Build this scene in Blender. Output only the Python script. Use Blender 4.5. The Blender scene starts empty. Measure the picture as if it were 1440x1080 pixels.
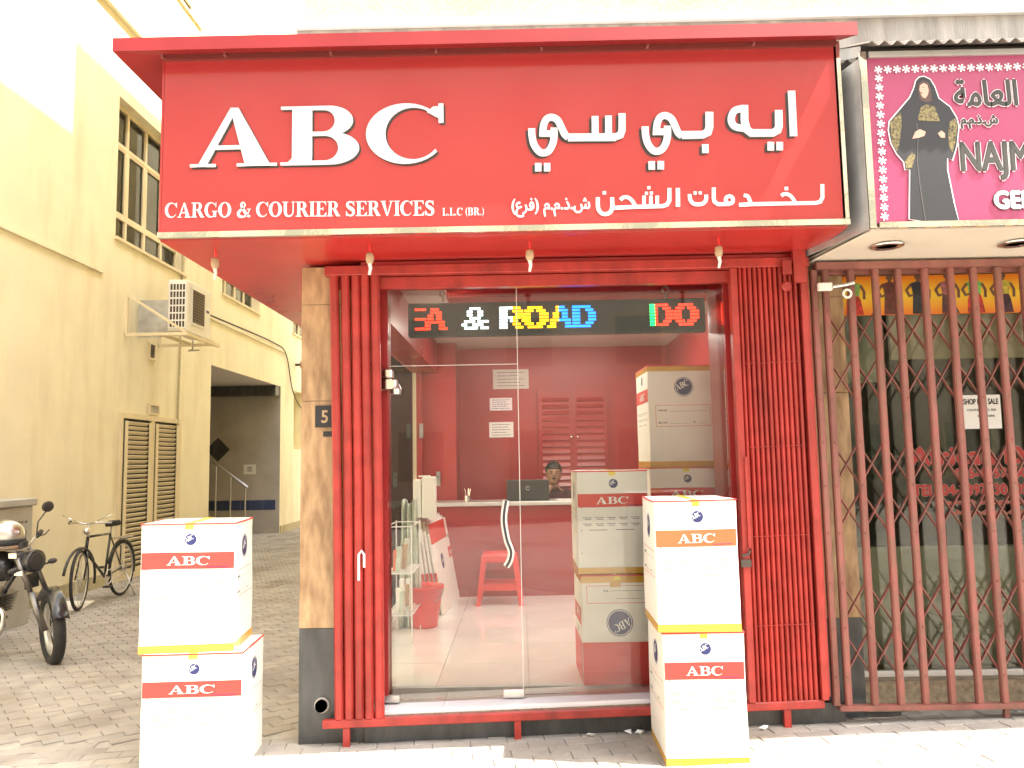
import bpy, bmesh, math, random
from mathutils import noise as mnoise
from mathutils import Vector, Matrix, Euler
R = math.radians
random.seed(7)
scene = bpy.context.scene
COL = scene.collection
# ---------------------------------------------------------------- camera, sky, sun, exposure
cam = bpy.data.cameras.new('camera'); cam.sensor_width = 36; cam.lens = 28.0; cam.clip_start = .05; cam.clip_end = 600
camo = bpy.data.objects.new('camera', cam); COL.objects.link(camo)
camo.location = (0, -4.48, 1.5)
camo.matrix_world = Matrix.Translation((0, -4.48, 1.5)) @ Matrix.Rotation(R(.5), 4, 'Z') @ Matrix.Rotation(R(95.5), 4, 'X') @ Matrix.Rotation(R(-1.0), 4, 'Z')
scene.camera = camo
SUN_DIR = Vector((.6, -.155, 1)).normalized()          # towards the sun
world = bpy.data.worlds.new('World'); scene.world = world; world.use_nodes = True
wn = world.node_tree; bg = wn.nodes['Background']
sky = wn.nodes.new('ShaderNodeTexSky'); sky.sky_type = 'NISHITA'; sky.sun_disc = False
sky.sun_elevation = math.asin(SUN_DIR.z); sky.sun_rotation = math.atan2(SUN_DIR.x, SUN_DIR.y)
sky.dust_density = 6; sky.air_density = 1.2; sky.ozone_density = .6
hsv = wn.nodes.new('ShaderNodeHueSaturation'); hsv.inputs['Saturation'].default_value = .45
wn.links.new(sky.outputs[0], hsv.inputs['Color']); wn.links.new(hsv.outputs[0], bg.inputs[0])
bg.inputs[1].default_value = .15
sl = bpy.data.lights.new('sun', 'SUN'); sl.energy = 4.6; sl.angle = R(.53); sl.color = (1, .93, .82)
so = bpy.data.objects.new('sun', sl); COL.objects.link(so); so.rotation_euler = SUN_DIR.to_track_quat('Z', 'Y').to_euler(); so.location = (8, -4, 12)
vs = scene.view_settings; vs.view_transform = 'Standard'; vs.look = 'None'; vs.gamma = 1; vs.use_curve_mapping = False
vs.exposure = 2.08
scene.cycles.max_bounces = 10; scene.cycles.transparent_max_bounces = 16; scene.cycles.diffuse_bounces = 5
scene.cycles.use_denoising = True; scene.cycles.sample_clamp_indirect = 8
scene.cycles.caustics_reflective = False; scene.cycles.caustics_refractive = False
SL = .028                                                # the street climbs to the right

# ---------------------------------------------------------------- materials
MATS = {}
def mat(name, col, rough=.6, metal=0, var=.0, scale=8, bump=0, bscale=None, spec=.5, coat=0, col2=None, stretch=(1,1,1), dirt=0, emit=0, trans=0, dstretch=(1,1,1)):
    if name in MATS: return MATS[name]
    m = bpy.data.materials.new(name); m.use_nodes = True; nt = m.node_tree; p = nt.nodes['Principled BSDF']
    c = (*col, 1)
    p.inputs['Base Color'].default_value = c; p.inputs['Roughness'].default_value = rough; p.inputs['Metallic'].default_value = metal
    p.inputs['Specular IOR Level'].default_value = spec; p.inputs['Coat Weight'].default_value = coat; p.inputs['Coat Roughness'].default_value = .08
    tc = None
    def noise(s, det=5, st=stretch):
        nonlocal tc
        if tc is None: tc = nt.nodes.new('ShaderNodeNewGeometry')
        mp = nt.nodes.new('ShaderNodeMapping'); mp.inputs['Scale'].default_value = st
        nt.links.new(tc.outputs['Position'], mp.inputs[0])
        n = nt.nodes.new('ShaderNodeTexNoise'); n.inputs['Scale'].default_value = s; n.inputs['Detail'].default_value = det
        nt.links.new(mp.outputs[0], n.inputs['Vector']); return n
    if var or col2:
        n = noise(scale); rp = nt.nodes.new('ShaderNodeValToRGB')
        rp.color_ramp.elements[0].position = .32; rp.color_ramp.elements[1].position = .68
        a = col2 or tuple(max(0, x*(1-var)) for x in col)
        b = col if col2 else tuple(min(1, x*(1+var)) for x in col)
        rp.color_ramp.elements[0].color = (*a, 1); rp.color_ramp.elements[1].color = (*b, 1)
        nt.links.new(n.outputs['Fac'], rp.inputs[0]); out = rp.outputs[0]
        if dirt:
            n2 = noise(1.3 if dstretch[2] == 1 else 2.6, 9, dstretch); r2 = nt.nodes.new('ShaderNodeValToRGB')
            r2.color_ramp.elements[0].position = .45; r2.color_ramp.elements[1].position = .75
            r2.color_ramp.elements[0].color = (1,1,1,1); d = 1-dirt; r2.color_ramp.elements[1].color = (d, d*.95, d*.88, 1)
            mx = nt.nodes.new('ShaderNodeMixRGB'); mx.blend_type = 'MULTIPLY'; mx.inputs[0].default_value = 1
            nt.links.new(n2.outputs['Fac'], r2.inputs[0]); nt.links.new(out, mx.inputs[1]); nt.links.new(r2.outputs[0], mx.inputs[2]); out = mx.outputs[0]
        nt.links.new(out, p.inputs['Base Color'])
        rr = nt.nodes.new('ShaderNodeMapRange'); rr.inputs[3].default_value = max(0, rough-.08); rr.inputs[4].default_value = min(1, rough+.1)
        nt.links.new(n.outputs['Fac'], rr.inputs[0]); nt.links.new(rr.outputs[0], p.inputs['Roughness'])
    if bump:
        n = noise(bscale or scale*3); b = nt.nodes.new('ShaderNodeBump'); b.inputs['Strength'].default_value = bump; b.inputs['Distance'].default_value = .01
        nt.links.new(n.outputs['Fac'], b.inputs['Height']); nt.links.new(b.outputs[0], p.inputs['Normal'])
    if emit: p.inputs['Emission Color'].default_value = c; p.inputs['Emission Strength'].default_value = emit
    MATS[name] = m; return m
def glass(name, tint=(.93,.97,.95), refl=1.0, rough=0.0, ior=1.42):
    if name in MATS: return MATS[name]
    m = bpy.data.materials.new(name); m.use_nodes = True; nt = m.node_tree; nt.nodes.clear()
    o = nt.nodes.new('ShaderNodeOutputMaterial'); t = nt.nodes.new('ShaderNodeBsdfTransparent'); g = nt.nodes.new('ShaderNodeBsdfGlossy')
    t.inputs[0].default_value = (*tint, 1); g.inputs['Roughness'].default_value = rough; g.inputs[0].default_value = (refl, refl, refl, 1)
    f = nt.nodes.new('ShaderNodeFresnel'); f.inputs[0].default_value = ior
    x = nt.nodes.new('ShaderNodeMixShader'); nt.links.new(f.outputs[0], x.inputs[0]); nt.links.new(t.outputs[0], x.inputs[1]); nt.links.new(g.outputs[0], x.inputs[2]); nt.links.new(x.outputs[0], o.inputs[0])
    MATS[name] = m; return m
def M(n): return MATS[n]
mat('cream', (.81,.75,.55), .85, var=.045, scale=1.6, bump=.3, bscale=60, dirt=.13, dstretch=(1,1,.22))
mat('cream_trim', (.72,.62,.42), .7, var=.05, scale=3)
mat('cream_old', (.47,.41,.26), .9, var=.12, scale=14, bump=.5, bscale=50, dirt=.25)
mat('beige_pale', (.68,.61,.5), .8, var=.06, scale=2, bump=.2, bscale=40, dirt=.15)
mat('mauve_stone', (.26,.16,.14), .6, var=.1, scale=4)
mat('grey_wall', (.45,.42,.38), .8, var=.08, scale=2, bump=.2, bscale=50, dirt=.15)
mat('blue_tile', (.05,.07,.16), .3, var=.2, scale=4)
mat('concrete', (.36,.34,.31), .85, var=.22, scale=5, bump=.4, bscale=40, stretch=(2.5,1,.35), dirt=.3)
mat('sign_red', (.35,.032,.032), .16, var=.04, scale=1.1, spec=.5, coat=.35)
mat('awning_red', (.42,.028,.024), .2, var=.1, scale=1.6, bump=.08, bscale=3, spec=.5)
mat('gate_red', (.35,.032,.025), .38, var=.16, scale=9, bump=.2, bscale=60, dirt=.4, dstretch=(4,4,.5))
mat('frame_red', (.3,.024,.024), .3, var=.08, scale=4)
mat('wall_red', (.33,.018,.022), .35, var=.08, scale=1.5)
mat('plastic_red', (.72,.03,.03), .3, spec=.5)
mat('gate_maroon', (.27,.085,.07), .6, var=.22, scale=12, bump=.3, bscale=70, dirt=.45, col2=(.2,.085,.06), dstretch=(3,3,.6))
mat('chrome', (.8,.78,.74), .12, 1)
mat('mirror_trim', (.92,.88,.8), .07, 1, bump=.35, bscale=3.2)
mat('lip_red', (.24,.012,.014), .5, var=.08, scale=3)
mat('strip_red', (.3,.09,.08), .2, .7)
mat('fork_dark', (.2,.19,.18), .35, .9)
mat('steel', (.55,.54,.52), .3, 1, var=.1, scale=10)
mat('alu', (.6,.6,.58), .45, .8, var=.08, scale=6)
mat('letter_white', (.56,.55,.57), .35)
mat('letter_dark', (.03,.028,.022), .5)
mat('white_paint', (.78,.77,.74), .5, var=.04, scale=6)
mat('white_plastic', (.7,.68,.63), .4, var=.04, scale=4)
mat('white_marble', (.74,.73,.75), .12, var=.05, scale=3)
mat('floor_tile', (.76,.75,.73), .1, var=.05, scale=3, coat=.2)
mat('stone_edge', (.3,.24,.16), .8, var=.3, scale=30, bump=.5, bscale=60)
mat('granite_tan', (.5,.335,.18), .35, scale=9, bump=.05, stretch=(2.4,2.4,.7), col2=(.27,.165,.085), dirt=.1)
mat('granite_dark', (.06,.062,.062), .38, var=.4, scale=5, bump=.25, bscale=30, stretch=(2,1,.7), dirt=.1)
mat('dark', (.02,.02,.02), .6)
mat('black_rubber', (.025,.025,.025), .75, var=.2, scale=20)
mat('black_paint', (.02,.02,.022), .25, coat=.3)
mat('black_plastic', (.03,.03,.032), .5)
mat('grill_dark', (.07,.055,.045), .7)
mat('window_dark', (.12,.13,.1), .12, var=.2, scale=1.5)
mat('curtain', (.34,.36,.29), .5, var=.15, scale=14, stretch=(1,3,.3))
mat('carton_white', (.8,.78,.72), .6, var=.03, scale=7, bump=.12, bscale=14, dirt=.1)
mat('print_red', (.62,.045,.035), .55)
mat('print_orange', (.68,.12,.04), .55)
mat('print_navy', (.02,.025,.12), .5)
mat('print_white', (.8,.79,.75), .55)
mat('print_grey', (.09,.08,.08), .6)
mat('tape', (.6,.33,.045), .22, var=.08, scale=10, bump=.1)
mat('tape_yellow', (.75,.62,.06), .3)
mat('kraft', (.42,.3,.18), .8, var=.1, scale=9)
mat('pink', (.33,.05,.12), .3, var=.03, scale=1)
mat('pink_white', (.8,.72,.75), .4)
mat('abaya', (.012,.012,.014), .5)
mat('gold_print', (.15,.12,.045), .5, var=.9, scale=90)
mat('skin_print', (.55,.33,.25), .5)
mat('hair_print', (.07,.035,.025), .5)
mat('canopy_grey', (.2,.18,.17), .5, .3, var=.2, scale=7)
mat('cabinet_grey', (.4,.39,.35), .55, var=.08, scale=4, dirt=.25)
mat('galv', (.5,.5,.5), .4, .5, var=.15, scale=7)
mat('soffit', (.6,.55,.46), .6, var=.05, scale=2)
mat('joint', (.335,.31,.275), .95, var=.25, scale=6, bump=.4, bscale=80)
mat('paver_grey', (.335,.31,.275), .9, var=.12, scale=4, bump=.5, bscale=90, dirt=.35)
mat('paver_b', (.315,.29,.258), .9, var=.16, scale=5, bump=.5, bscale=90, dirt=.35)
mat('paver_c', (.35,.318,.28), .9, var=.16, scale=5, bump=.5, bscale=90, dirt=.35)
mat('skin', (.34,.19,.12), .5)
mat('hair', (.012,.01,.009), .6)
mat('shirt', (.07,.02,.025), .8, var=.3, scale=20)
mat('foam', (.72,.72,.66), .7, bump=.1, bscale=50)
mat('poly', (.55,.62,.5), .3, var=.12, scale=12, bump=.4, bscale=18)
mat('ceil', (.62,.57,.53), .7, var=.03)
mat('lamp_fill_glow', (1,.93,.82), .5, emit=4)  # downlight lenses, and the fill panels added under the shop ceiling
mat('brown_panel', (.3,.2,.12), .6, var=.2, scale=5)
mat('interior_dark', (.13,.13,.11), .8, var=.3, scale=2)
mat('interior_grey', (.4,.41,.35), .8, var=.2, scale=3)
mat('amber', (.7,.25,.03), .3)
glass('glass_clear', (.985,.99,.985)); glass('glass_side', (.98,.99,.97), ior=1.03); glass('glass_dim', (.85,.86,.8))
# poster background: orange to yellow print, vertical position on the strip itself
def poster_mat():
    m = bpy.data.materials.new('poster_orange'); m.use_nodes = True; nt = m.node_tree; p = nt.nodes['Principled BSDF']
    g = nt.nodes.new('ShaderNodeTexCoord'); s = nt.nodes.new('ShaderNodeSeparateXYZ'); rp = nt.nodes.new('ShaderNodeValToRGB')
    e = rp.color_ramp.elements; e[0].color = (.85,.2,.01,1); e[1].color = (.85,.2,.01,1); x = rp.color_ramp.elements.new(.5); x.color = (.9,.6,.03,1)
    nt.links.new(g.outputs['Generated'], s.inputs[0]); nt.links.new(s.outputs[2], rp.inputs[0]); nt.links.new(rp.outputs[0], p.inputs['Base Color']); p.inputs['Roughness'].default_value = .4
    MATS['poster_orange'] = m
poster_mat()

# ---------------------------------------------------------------- mesh helpers
class MB:
    def __init__(s): s.v = []; s.f = []
    def add(s, vs_, fs):
        n = len(s.v); s.v += [tuple(v) for v in vs_]; s.f += [tuple(i+n for i in f) for f in fs]; return s
    def box(s, x0, x1, y0, y1, z0, z1):
        return s.add([(x0,y0,z0),(x1,y0,z0),(x1,y1,z0),(x0,y1,z0),(x0,y0,z1),(x1,y0,z1),(x1,y1,z1),(x0,y1,z1)],
                     [(3,2,1,0),(4,5,6,7),(0,1,5,4),(1,2,6,5),(2,3,7,6),(3,0,4,7)])
    def obox(s, c, size, rot=(0,0,0)):
        m = Matrix.Translation(c) @ Euler(rot).to_matrix().to_4x4(); a, b, d = [k/2 for k in size]
        t = MB().box(-a,a,-b,b,-d,d); return s.add([m @ Vector(v) for v in t.v], t.f)
    def bar(s, p, q, w, d=None):                      # square bar between two points
        p = Vector(p); q = Vector(q); d = d or w; t = (q-p); L = t.length; r = t.to_track_quat('Z', 'Y').to_matrix().to_4x4()
        m = Matrix.Translation((p+q)/2) @ r; k = MB().box(-w/2,w/2,-d/2,d/2,-L/2,L/2); return s.add([m @ Vector(v) for v in k.v], k.f)
    def tube(s, pts, r, n=8, cap=True, closed=False):
        pts = [Vector(p) for p in pts]; rs = r if isinstance(r, (list, tuple)) else [r]*len(pts); rings = []; N = len(pts)
        up = None
        for i, p in enumerate(pts):
            t = (pts[(i+1) % N]-pts[i-1]) if (closed or 0 < i < N-1) else (pts[1]-pts[0] if i == 0 else pts[-1]-pts[-2])
            t.normalize()
            if up is None: up = Vector((0,0,1)) if abs(t.z) < .9 else Vector((1,0,0))
            a = t.cross(up)
            if a.length < 1e-5: a = t.orthogonal()
            a.normalize(); b = a.cross(t).normalized(); up = b
            rings.append([p + (a*math.cos(k*2*math.pi/n) + b*math.sin(k*2*math.pi/n))*rs[i] for k in range(n)])
        vs_ = [v for g in rings for v in g]; fs = []
        for i in range(N if closed else N-1):
            j = (i+1) % N
            for k in range(n): fs.append((i*n+k, i*n+(k+1) % n, j*n+(k+1) % n, j*n+k))
        if cap and not closed: fs += [tuple(range(n))[::-1], tuple(range((N-1)*n, N*n))]
        return s.add(vs_, fs)
    def lathe(s, prof, c=(0,0,0), n=24, axis='z', scale=(1,1,1)):
        vs_ = []
        for r, h in prof:
            for k in range(n):
                a = 2*math.pi*k/n; x, y = r*math.cos(a), r*math.sin(a)
                v = {'z':(x,y,h),'y':(x,h,y),'x':(h,x,y)}[axis]
                vs_.append((c[0]+v[0]*scale[0], c[1]+v[1]*scale[1], c[2]+v[2]*scale[2]))
        fs = [(i*n+k, i*n+(k+1) % n, (i+1)*n+(k+1) % n, (i+1)*n+k) for i in range(len(prof)-1) for k in range(n)]
        fs += [tuple(range(n))[::-1], tuple(range((len(prof)-1)*n, len(prof)*n))]
        return s.add(vs_, fs)
    def torus(s, c, R_, r, axis='y', n=32, m=10, rs=None):
        pts = []
        for k in range(n):
            a = 2*math.pi*k/n; x, y = R_*math.cos(a), R_*math.sin(a)
            pts.append(Vector(c)+Vector({'z':(x,y,0),'y':(x,0,y),'x':(0,x,y)}[axis]))
        ax = Vector({'z':(0,0,1),'y':(0,1,0),'x':(1,0,0)}[axis]); vs_ = []
        for p in pts:
            d = (p-Vector(c)).normalized()
            for j in range(m): b = 2*math.pi*j/m; vs_.append(p + d*math.cos(b)*r + ax*math.sin(b)*r*(rs or 1))
        return s.add(vs_, [(i*m+j, i*m+(j+1) % m, ((i+1) % n)*m+(j+1) % m, ((i+1) % n)*m+j) for i in range(n) for j in range(m)])
    def sphere(s, c, r, n=16, scale=(1,1,1)):
        return s.lathe([(max(1e-4, r*math.sin(math.pi*i/n)), -r*math.cos(math.pi*i/n)) for i in range(n+1)], c, n*2 if n > 8 else 12, 'z', scale)
    def loft(s, secs):                                  # list of equal length rings
        n = len(secs[0]); vs_ = [v for g in secs for v in g]
        fs = [(i*n+k, i*n+(k+1) % n, (i+1)*n+(k+1) % n, (i+1)*n+k) for i in range(len(secs)-1) for k in range(n)]
        fs += [tuple(range(n))[::-1], tuple(range((len(secs)-1)*n, len(secs)*n))]; return s.add(vs_, fs)
    def build(s, name, m, parent=None, smooth=False, bevel=0, loc=None, rot=None):
        me = bpy.data.meshes.new(name); me.from_pydata([tuple(v) for v in s.v], [], s.f)
        bm = bmesh.new(); bm.from_mesh(me); bmesh.ops.recalc_face_normals(bm, faces=bm.faces)
        if bevel: bmesh.ops.bevel(bm, geom=[e for e in bm.edges if len(e.link_faces) == 2 and e.calc_face_angle(0) > .6], offset=bevel, segments=1, affect='EDGES')
        bm.to_mesh(me); bm.free()
        if smooth: me.shade_smooth() if hasattr(me, 'shade_smooth') else None
        o = bpy.data.objects.new(name, me); COL.objects.link(o)
        me.materials.append(M(m) if isinstance(m, str) else m)
        if parent: o.parent = parent
        if loc: o.location = loc
        if rot: o.rotation_euler = rot
        return o
def tag(o, label, cat, group=None):
    o['label'] = label; o['category'] = cat
    if group: o['group'] = group
    return o
def thing(name, label, cat, loc=(0,0,0), rot=(0,0,0), group=None):
    o = bpy.data.objects.new(name, None); COL.objects.link(o); o.location = loc; o.rotation_euler = rot; o.empty_display_size = .1
    return tag(o, label, cat, group)
def struct(o): o['kind'] = 'structure'; return o
def stuff(o): o['kind'] = 'stuff'; return o
def dup(o, parent=None, loc=None, rot=None, deep=True):
    c = o.copy(); COL.objects.link(c); c.parent = parent if parent else o.parent
    if loc is not None: c.location = loc
    if rot is not None: c.rotation_euler = rot
    if deep:
        for ch in list(o.children): dup(ch, c)
    return c
def relabel(o, mtl):                                    # same mesh shape, another material
    o.data = o.data.copy(); o.data.materials[0] = M(mtl); return o

# ---------------------------------------------------------------- flat drawing on a plane
class Plane:
    def __init__(s, o, u, v, n): s.o, s.u, s.v, s.n = Vector(o), Vector(u), Vector(v), Vector(n)
    def p(s, a, b, c=0): return s.o + s.u*a + s.v*b + s.n*c
    def sub(s, a, b, k=1, ang=0, kx=None, c=0):
        ca, sa = math.cos(ang), math.sin(ang); kx = kx or k
        return Plane(s.p(a, b, c), (s.u*ca+s.v*sa)*kx, (s.v*ca-s.u*sa)*k, s.n)
FRONT = lambda y: Plane((0, y, 0), (1,0,0), (0,0,1), (0,-1,0))
def catmull(pts, k=6):
    P = [pts[0]]+list(pts)+[pts[-1]]; o = []
    for i in range(1, len(P)-2):
        a, b, c, d = P[i-1:i+3]
        for j in range(k):
            t = j/k; o.append(tuple(.5*((2*b[q])+(-a[q]+c[q])*t+(2*a[q]-5*b[q]+4*c[q]-d[q])*t*t+(-a[q]+3*b[q]-3*c[q]+d[q])*t**3) for q in range(len(b))))
    o.append(tuple(pts[-1])); return o
def stroke(pts, w=None, curve=False):                   # -> two edges of a ribbon; pts may carry a width of their own
    P = [tuple(p) if len(p) == 3 else (p[0], p[1], w) for p in pts]
    if curve: P = catmull(P)
    A, B = [], []; n = len(P)
    for i in range(n):
        x, y, ww = P[i]
        def d(a, b): dx, dy = P[b][0]-P[a][0], P[b][1]-P[a][1]; L = math.hypot(dx, dy) or 1; return dx/L, dy/L
        d0 = d(i-1, i) if i else d(0, 1); d1 = d(i, i+1) if i < n-1 else d(n-2, n-1)
        tx, ty = d0[0]+d1[0], d0[1]+d1[1]; L = math.hypot(tx, ty) or 1; tx /= L; ty /= L
        c = max(.55, tx*d1[0]+ty*d1[1]); h = ww/2/c
        A.append((x-ty*h, y+tx*h)); B.append((x+ty*h, y-tx*h))
    return A, B
def put(mb, pl, A, B, layer=0, thick=0, lift=.001):
    h = lift+layer*.00012; n = len(A)
    vs_ = [pl.p(*a, h+thick) for a in A]+[pl.p(*b, h+thick) for b in B]
    fs = [(i, i+1, n+i+1, n+i) for i in range(n-1)]
    if thick:
        vs_ += [pl.p(*a, lift*.5) for a in A]+[pl.p(*b, lift*.5) for b in B]
        fs += [(i, 2*n+i, 2*n+i+1, i+1) for i in range(n-1)]+[(n+i, n+i+1, 3*n+i+1, 3*n+i) for i in range(n-1)]+[(0, n, 3*n, 2*n), (n-1, 3*n-1, 4*n-1, 2*n-1)]
    mb.add(vs_, fs)
def rect(mb, pl, a0, b0, a1, b1, lift=.001): mb.add([pl.p(a0,b0,lift), pl.p(a1,b0,lift), pl.p(a1,b1,lift), pl.p(a0,b1,lift)], [(0,1,2,3)])
def poly(mb, pl, pts, lift=.001):
    mb.add([pl.p(a, b, lift) for a, b in pts], [tuple(range(len(pts)))])
def disc(mb, pl, a, b, r, lift=.001, n=28): poly(mb, pl, [(a+r*math.cos(2*math.pi*k/n), b+r*math.sin(2*math.pi*k/n)) for k in range(n)], lift)
# bold serif capitals, drawn as ribbons in a unit high box: letter -> (width, ribbons)
def ring(o, i, t0, t1, n=18):
    A, B = [], []
    for k in range(n+1):
        t = R(t0+(t1-t0)*k/n); A.append((o[0]+o[2]*math.cos(t), o[1]+o[3]*math.sin(t))); B.append((i[0]+i[2]*math.cos(t), i[1]+i[3]*math.sin(t)))
    return A, B
def q(x0, y0, x1, y1): return [(x0,y0),(x0,y1)], [(x1,y0),(x1,y1)]
def qq(a, b, c, d): return [a, b], [d, c]
def stem(x0, x1, l=.1, r=.1, top=True, bot=True):
    o = [q(x0, .0, x1, 1)]
    if bot: o += [q(x0-l, 0, x0, .05), q(x1, 0, x1+r, .05), qq((x0-l*.35,.05),(x0,.12),(x0,.05),(x0-l*.2,.05)), qq((x1,.05),(x1,.12),(x1+r*.35,.05),(x1+r*.2,.05))]
    if top: o += [q(x0-l, .95, x0, 1), q(x1, .95, x1+r, 1)]
    return o
SER = {
 'A': (1.02, [qq((.08,0),(.455,.97),(.54,.97),(.185,0)), qq((.65,0),(.46,1),(.56,1),(.95,0)), q(.24,.29,.7,.36), q(0,0,.3,.05), q(.55,0,1.02,.05)]),
 'B': (.92, stem(.13,.36,.13,.0)+[q(.36,.93,.55,1), q(.36,.49,.58,.56), q(.36,0,.58,.07), ring((.55,.745,.28,.255),(.49,.745,.13,.185),-90,90), ring((.57,.275,.33,.275),(.5,.28,.16,.21),-90,90)]),
 'C': (.95, [ring((.47,.5,.47,.515),(.56,.5,.33,.44),38,322,30), q(.86,.67,.92,1), qq((.72,.86),(.9,.72),(.9,.95),(.8,.95))]),
 'G': (1.02, [ring((.47,.5,.47,.515),(.54,.5,.3,.44),42,318,30), q(.84,.67,.9,1), q(.68,.02,.9,.42), q(.58,.38,1.0,.43)]),
 'O': (1.0, [ring((.5,.5,.5,.515),(.5,.5,.25,.45),0,360,36)]),
 'R': (1.0, stem(.13,.36,.13,.1)+[q(.36,.94,.52,1), q(.36,.48,.55,.54), ring((.52,.74,.3,.26),(.47,.74,.12,.2),-90,90), qq((.44,.5),(.68,.5),(.97,.03),(.72,0)), q(.72,0,1.02,.05)]),
 'U': (1.0, [([(.12,1),(.12,.35),(.16,.15),(.3,.01),(.5,-.02),(.7,.02),(.84,.16),(.88,.35),(.88,1)],[(.35,1),(.35,.35),(.37,.2),(.44,.1),(.54,.08),(.68,.12),(.77,.22),(.8,.36),(.8,1)]), q(0,.95,.47,1), q(.7,.95,1,1)]),
 'I': (.46, stem(.12,.35,.12,.11)),
 'E': (.86, stem(.13,.36,.13,.0)+[q(.36,.94,.8,1), q(.36,.48,.6,.54), q(.36,0,.82,.06), qq((.66,.94),(.8,.74),(.83,.74),(.8,.94)), q(.57,.38,.61,.64), qq((.62,.06),(.83,.26),(.87,.26),(.82,.06))]),
 'L': (.82, stem(.13,.36,.13,.1,True,False)+[q(0,0,.8,.06), qq((.6,.06),(.81,.28),(.85,.28),(.8,.06))]),
 'V': (.98, [qq((.44,0),(.04,1),(.3,1),(.55,0)), qq((.46,0),(.78,1),(.87,1),(.54,0)), q(-.02,.95,.4,1), q(.66,.95,.98,1)]),
 'S': (.76, [stroke([(.66,.72,.05),(.56,.9,.1),(.36,.95,.12),(.17,.86,.17),(.17,.68,.2),(.36,.54,.24),(.56,.42,.24),(.62,.24,.2),(.52,.08,.14),(.33,.04,.1),(.16,.12,.1),(.07,.3,.05)], None, True), q(.62,.68,.67,1), q(.05,0,.1,.34)]),
 '&': (1.08, [stroke([(1.0,.54,.05),(.9,.3,.07),(.74,.1,.1),(.5,.02,.13),(.25,.05,.2),(.13,.22,.22),(.25,.42,.18),(.52,.62,.1),(.64,.8,.11),(.54,.96,.1),(.4,.93,.15),(.36,.76,.18),(.52,.5,.2),(.78,.16,.2),(.96,.04,.12),(1.06,.1,.05)], None, True), q(.78,.5,1.08,.55)]),
 '(': (.36, [stroke([(.32,1.05,.03),(.16,.75,.11),(.12,.45,.13),(.18,.12,.11),(.32,-.18,.03)], None, True)]),
 ')': (.36, [stroke([(.04,1.05,.03),(.2,.75,.11),(.24,.45,.13),(.18,.12,.11),(.04,-.18,.03)], None, True)]),
 '.': (.3, [q(.05,0,.22,.17)]), ' ': (.36, [])}
def serif(mb, pl, txt, gap=.03, lift=.001, thick=0, width=None):
    tot = sum(SER[c][0]+gap for c in txt)-gap; k = (width/tot) if width else 1; x = 0; L = 0
    for c in txt:
        w, rb = SER[c]
        for A, B in rb:
            L = (L+1) % 12
            put(mb, pl, [((x+a)*k, b) for a, b in A], [((x+a)*k, b) for a, b in B], L, thick, lift)
        x += w+gap
    return mb
_fc = {}
def sans(mb, pl, txt, height, width=None, bold=0, lift=.001):  # built-in font, cap height = height; bold = ribbon growth in metres
    if txt not in _fc:
        c = bpy.data.curves.new('t', 'FONT'); c.body = txt; c.size = 1; c.resolution_u = 3
        o = bpy.data.objects.new('t', c); COL.objects.link(o); bpy.context.view_layer.update()
        me = bpy.data.meshes.new_from_object(o.evaluated_get(bpy.context.evaluated_depsgraph_get()))
        _fc[txt] = ([tuple(v.co[:2]) for v in me.vertices], [tuple(p.vertices) for p in me.polygons])
        bpy.data.objects.remove(o); bpy.data.meshes.remove(me); bpy.data.curves.remove(c)
    V, F = _fc[txt]; 
    if not V: return mb
    x0 = min(v[0] for v in V); x1 = max(v[0] for v in V); k = height/.7; kx = width/(x1-x0) if width else k
    i = 0
    for dx, dy in ([(0,0)] if not bold else [(-bold,0),(bold,0),(0,bold),(0,-bold),(0,0)]):
        mb.add([pl.p((v[0]-x0)*kx+dx, v[1]*k+dy, lift+i*.00015) for v in V], F); i += 1
    return mb
def gz(x): return SL*x
def warp(root, amp=.004, sc=3.0, seed=0):              # bow and dent a carton together with its prints and tape
    for o in root.children:
        me = o.data
        if me.users > 1: continue
        bm = bmesh.new(); bm.from_mesh(me); bmesh.ops.triangulate(bm, faces=bm.faces)
        for _ in range(5):
            es = [e for e in bm.edges if e.calc_length() > .065]
            if not es: break
            bmesh.ops.subdivide_edges(bm, edges=es, cuts=1, use_grid_fill=True); bmesh.ops.triangulate(bm, faces=[f for f in bm.faces if len(f.verts) > 3])
        for v in bm.verts:
            k = min(1, max(0, v.co.z*6)); v.co += mnoise.noise_vector(v.co*sc+Vector((seed*3.1, seed*1.7, 0)))*amp*k
        bm.to_mesh(me); bm.free()
        if o.name.startswith('carton'): me.shade_smooth(); me.set_sharp_from_angle(angle=R(25))
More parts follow.
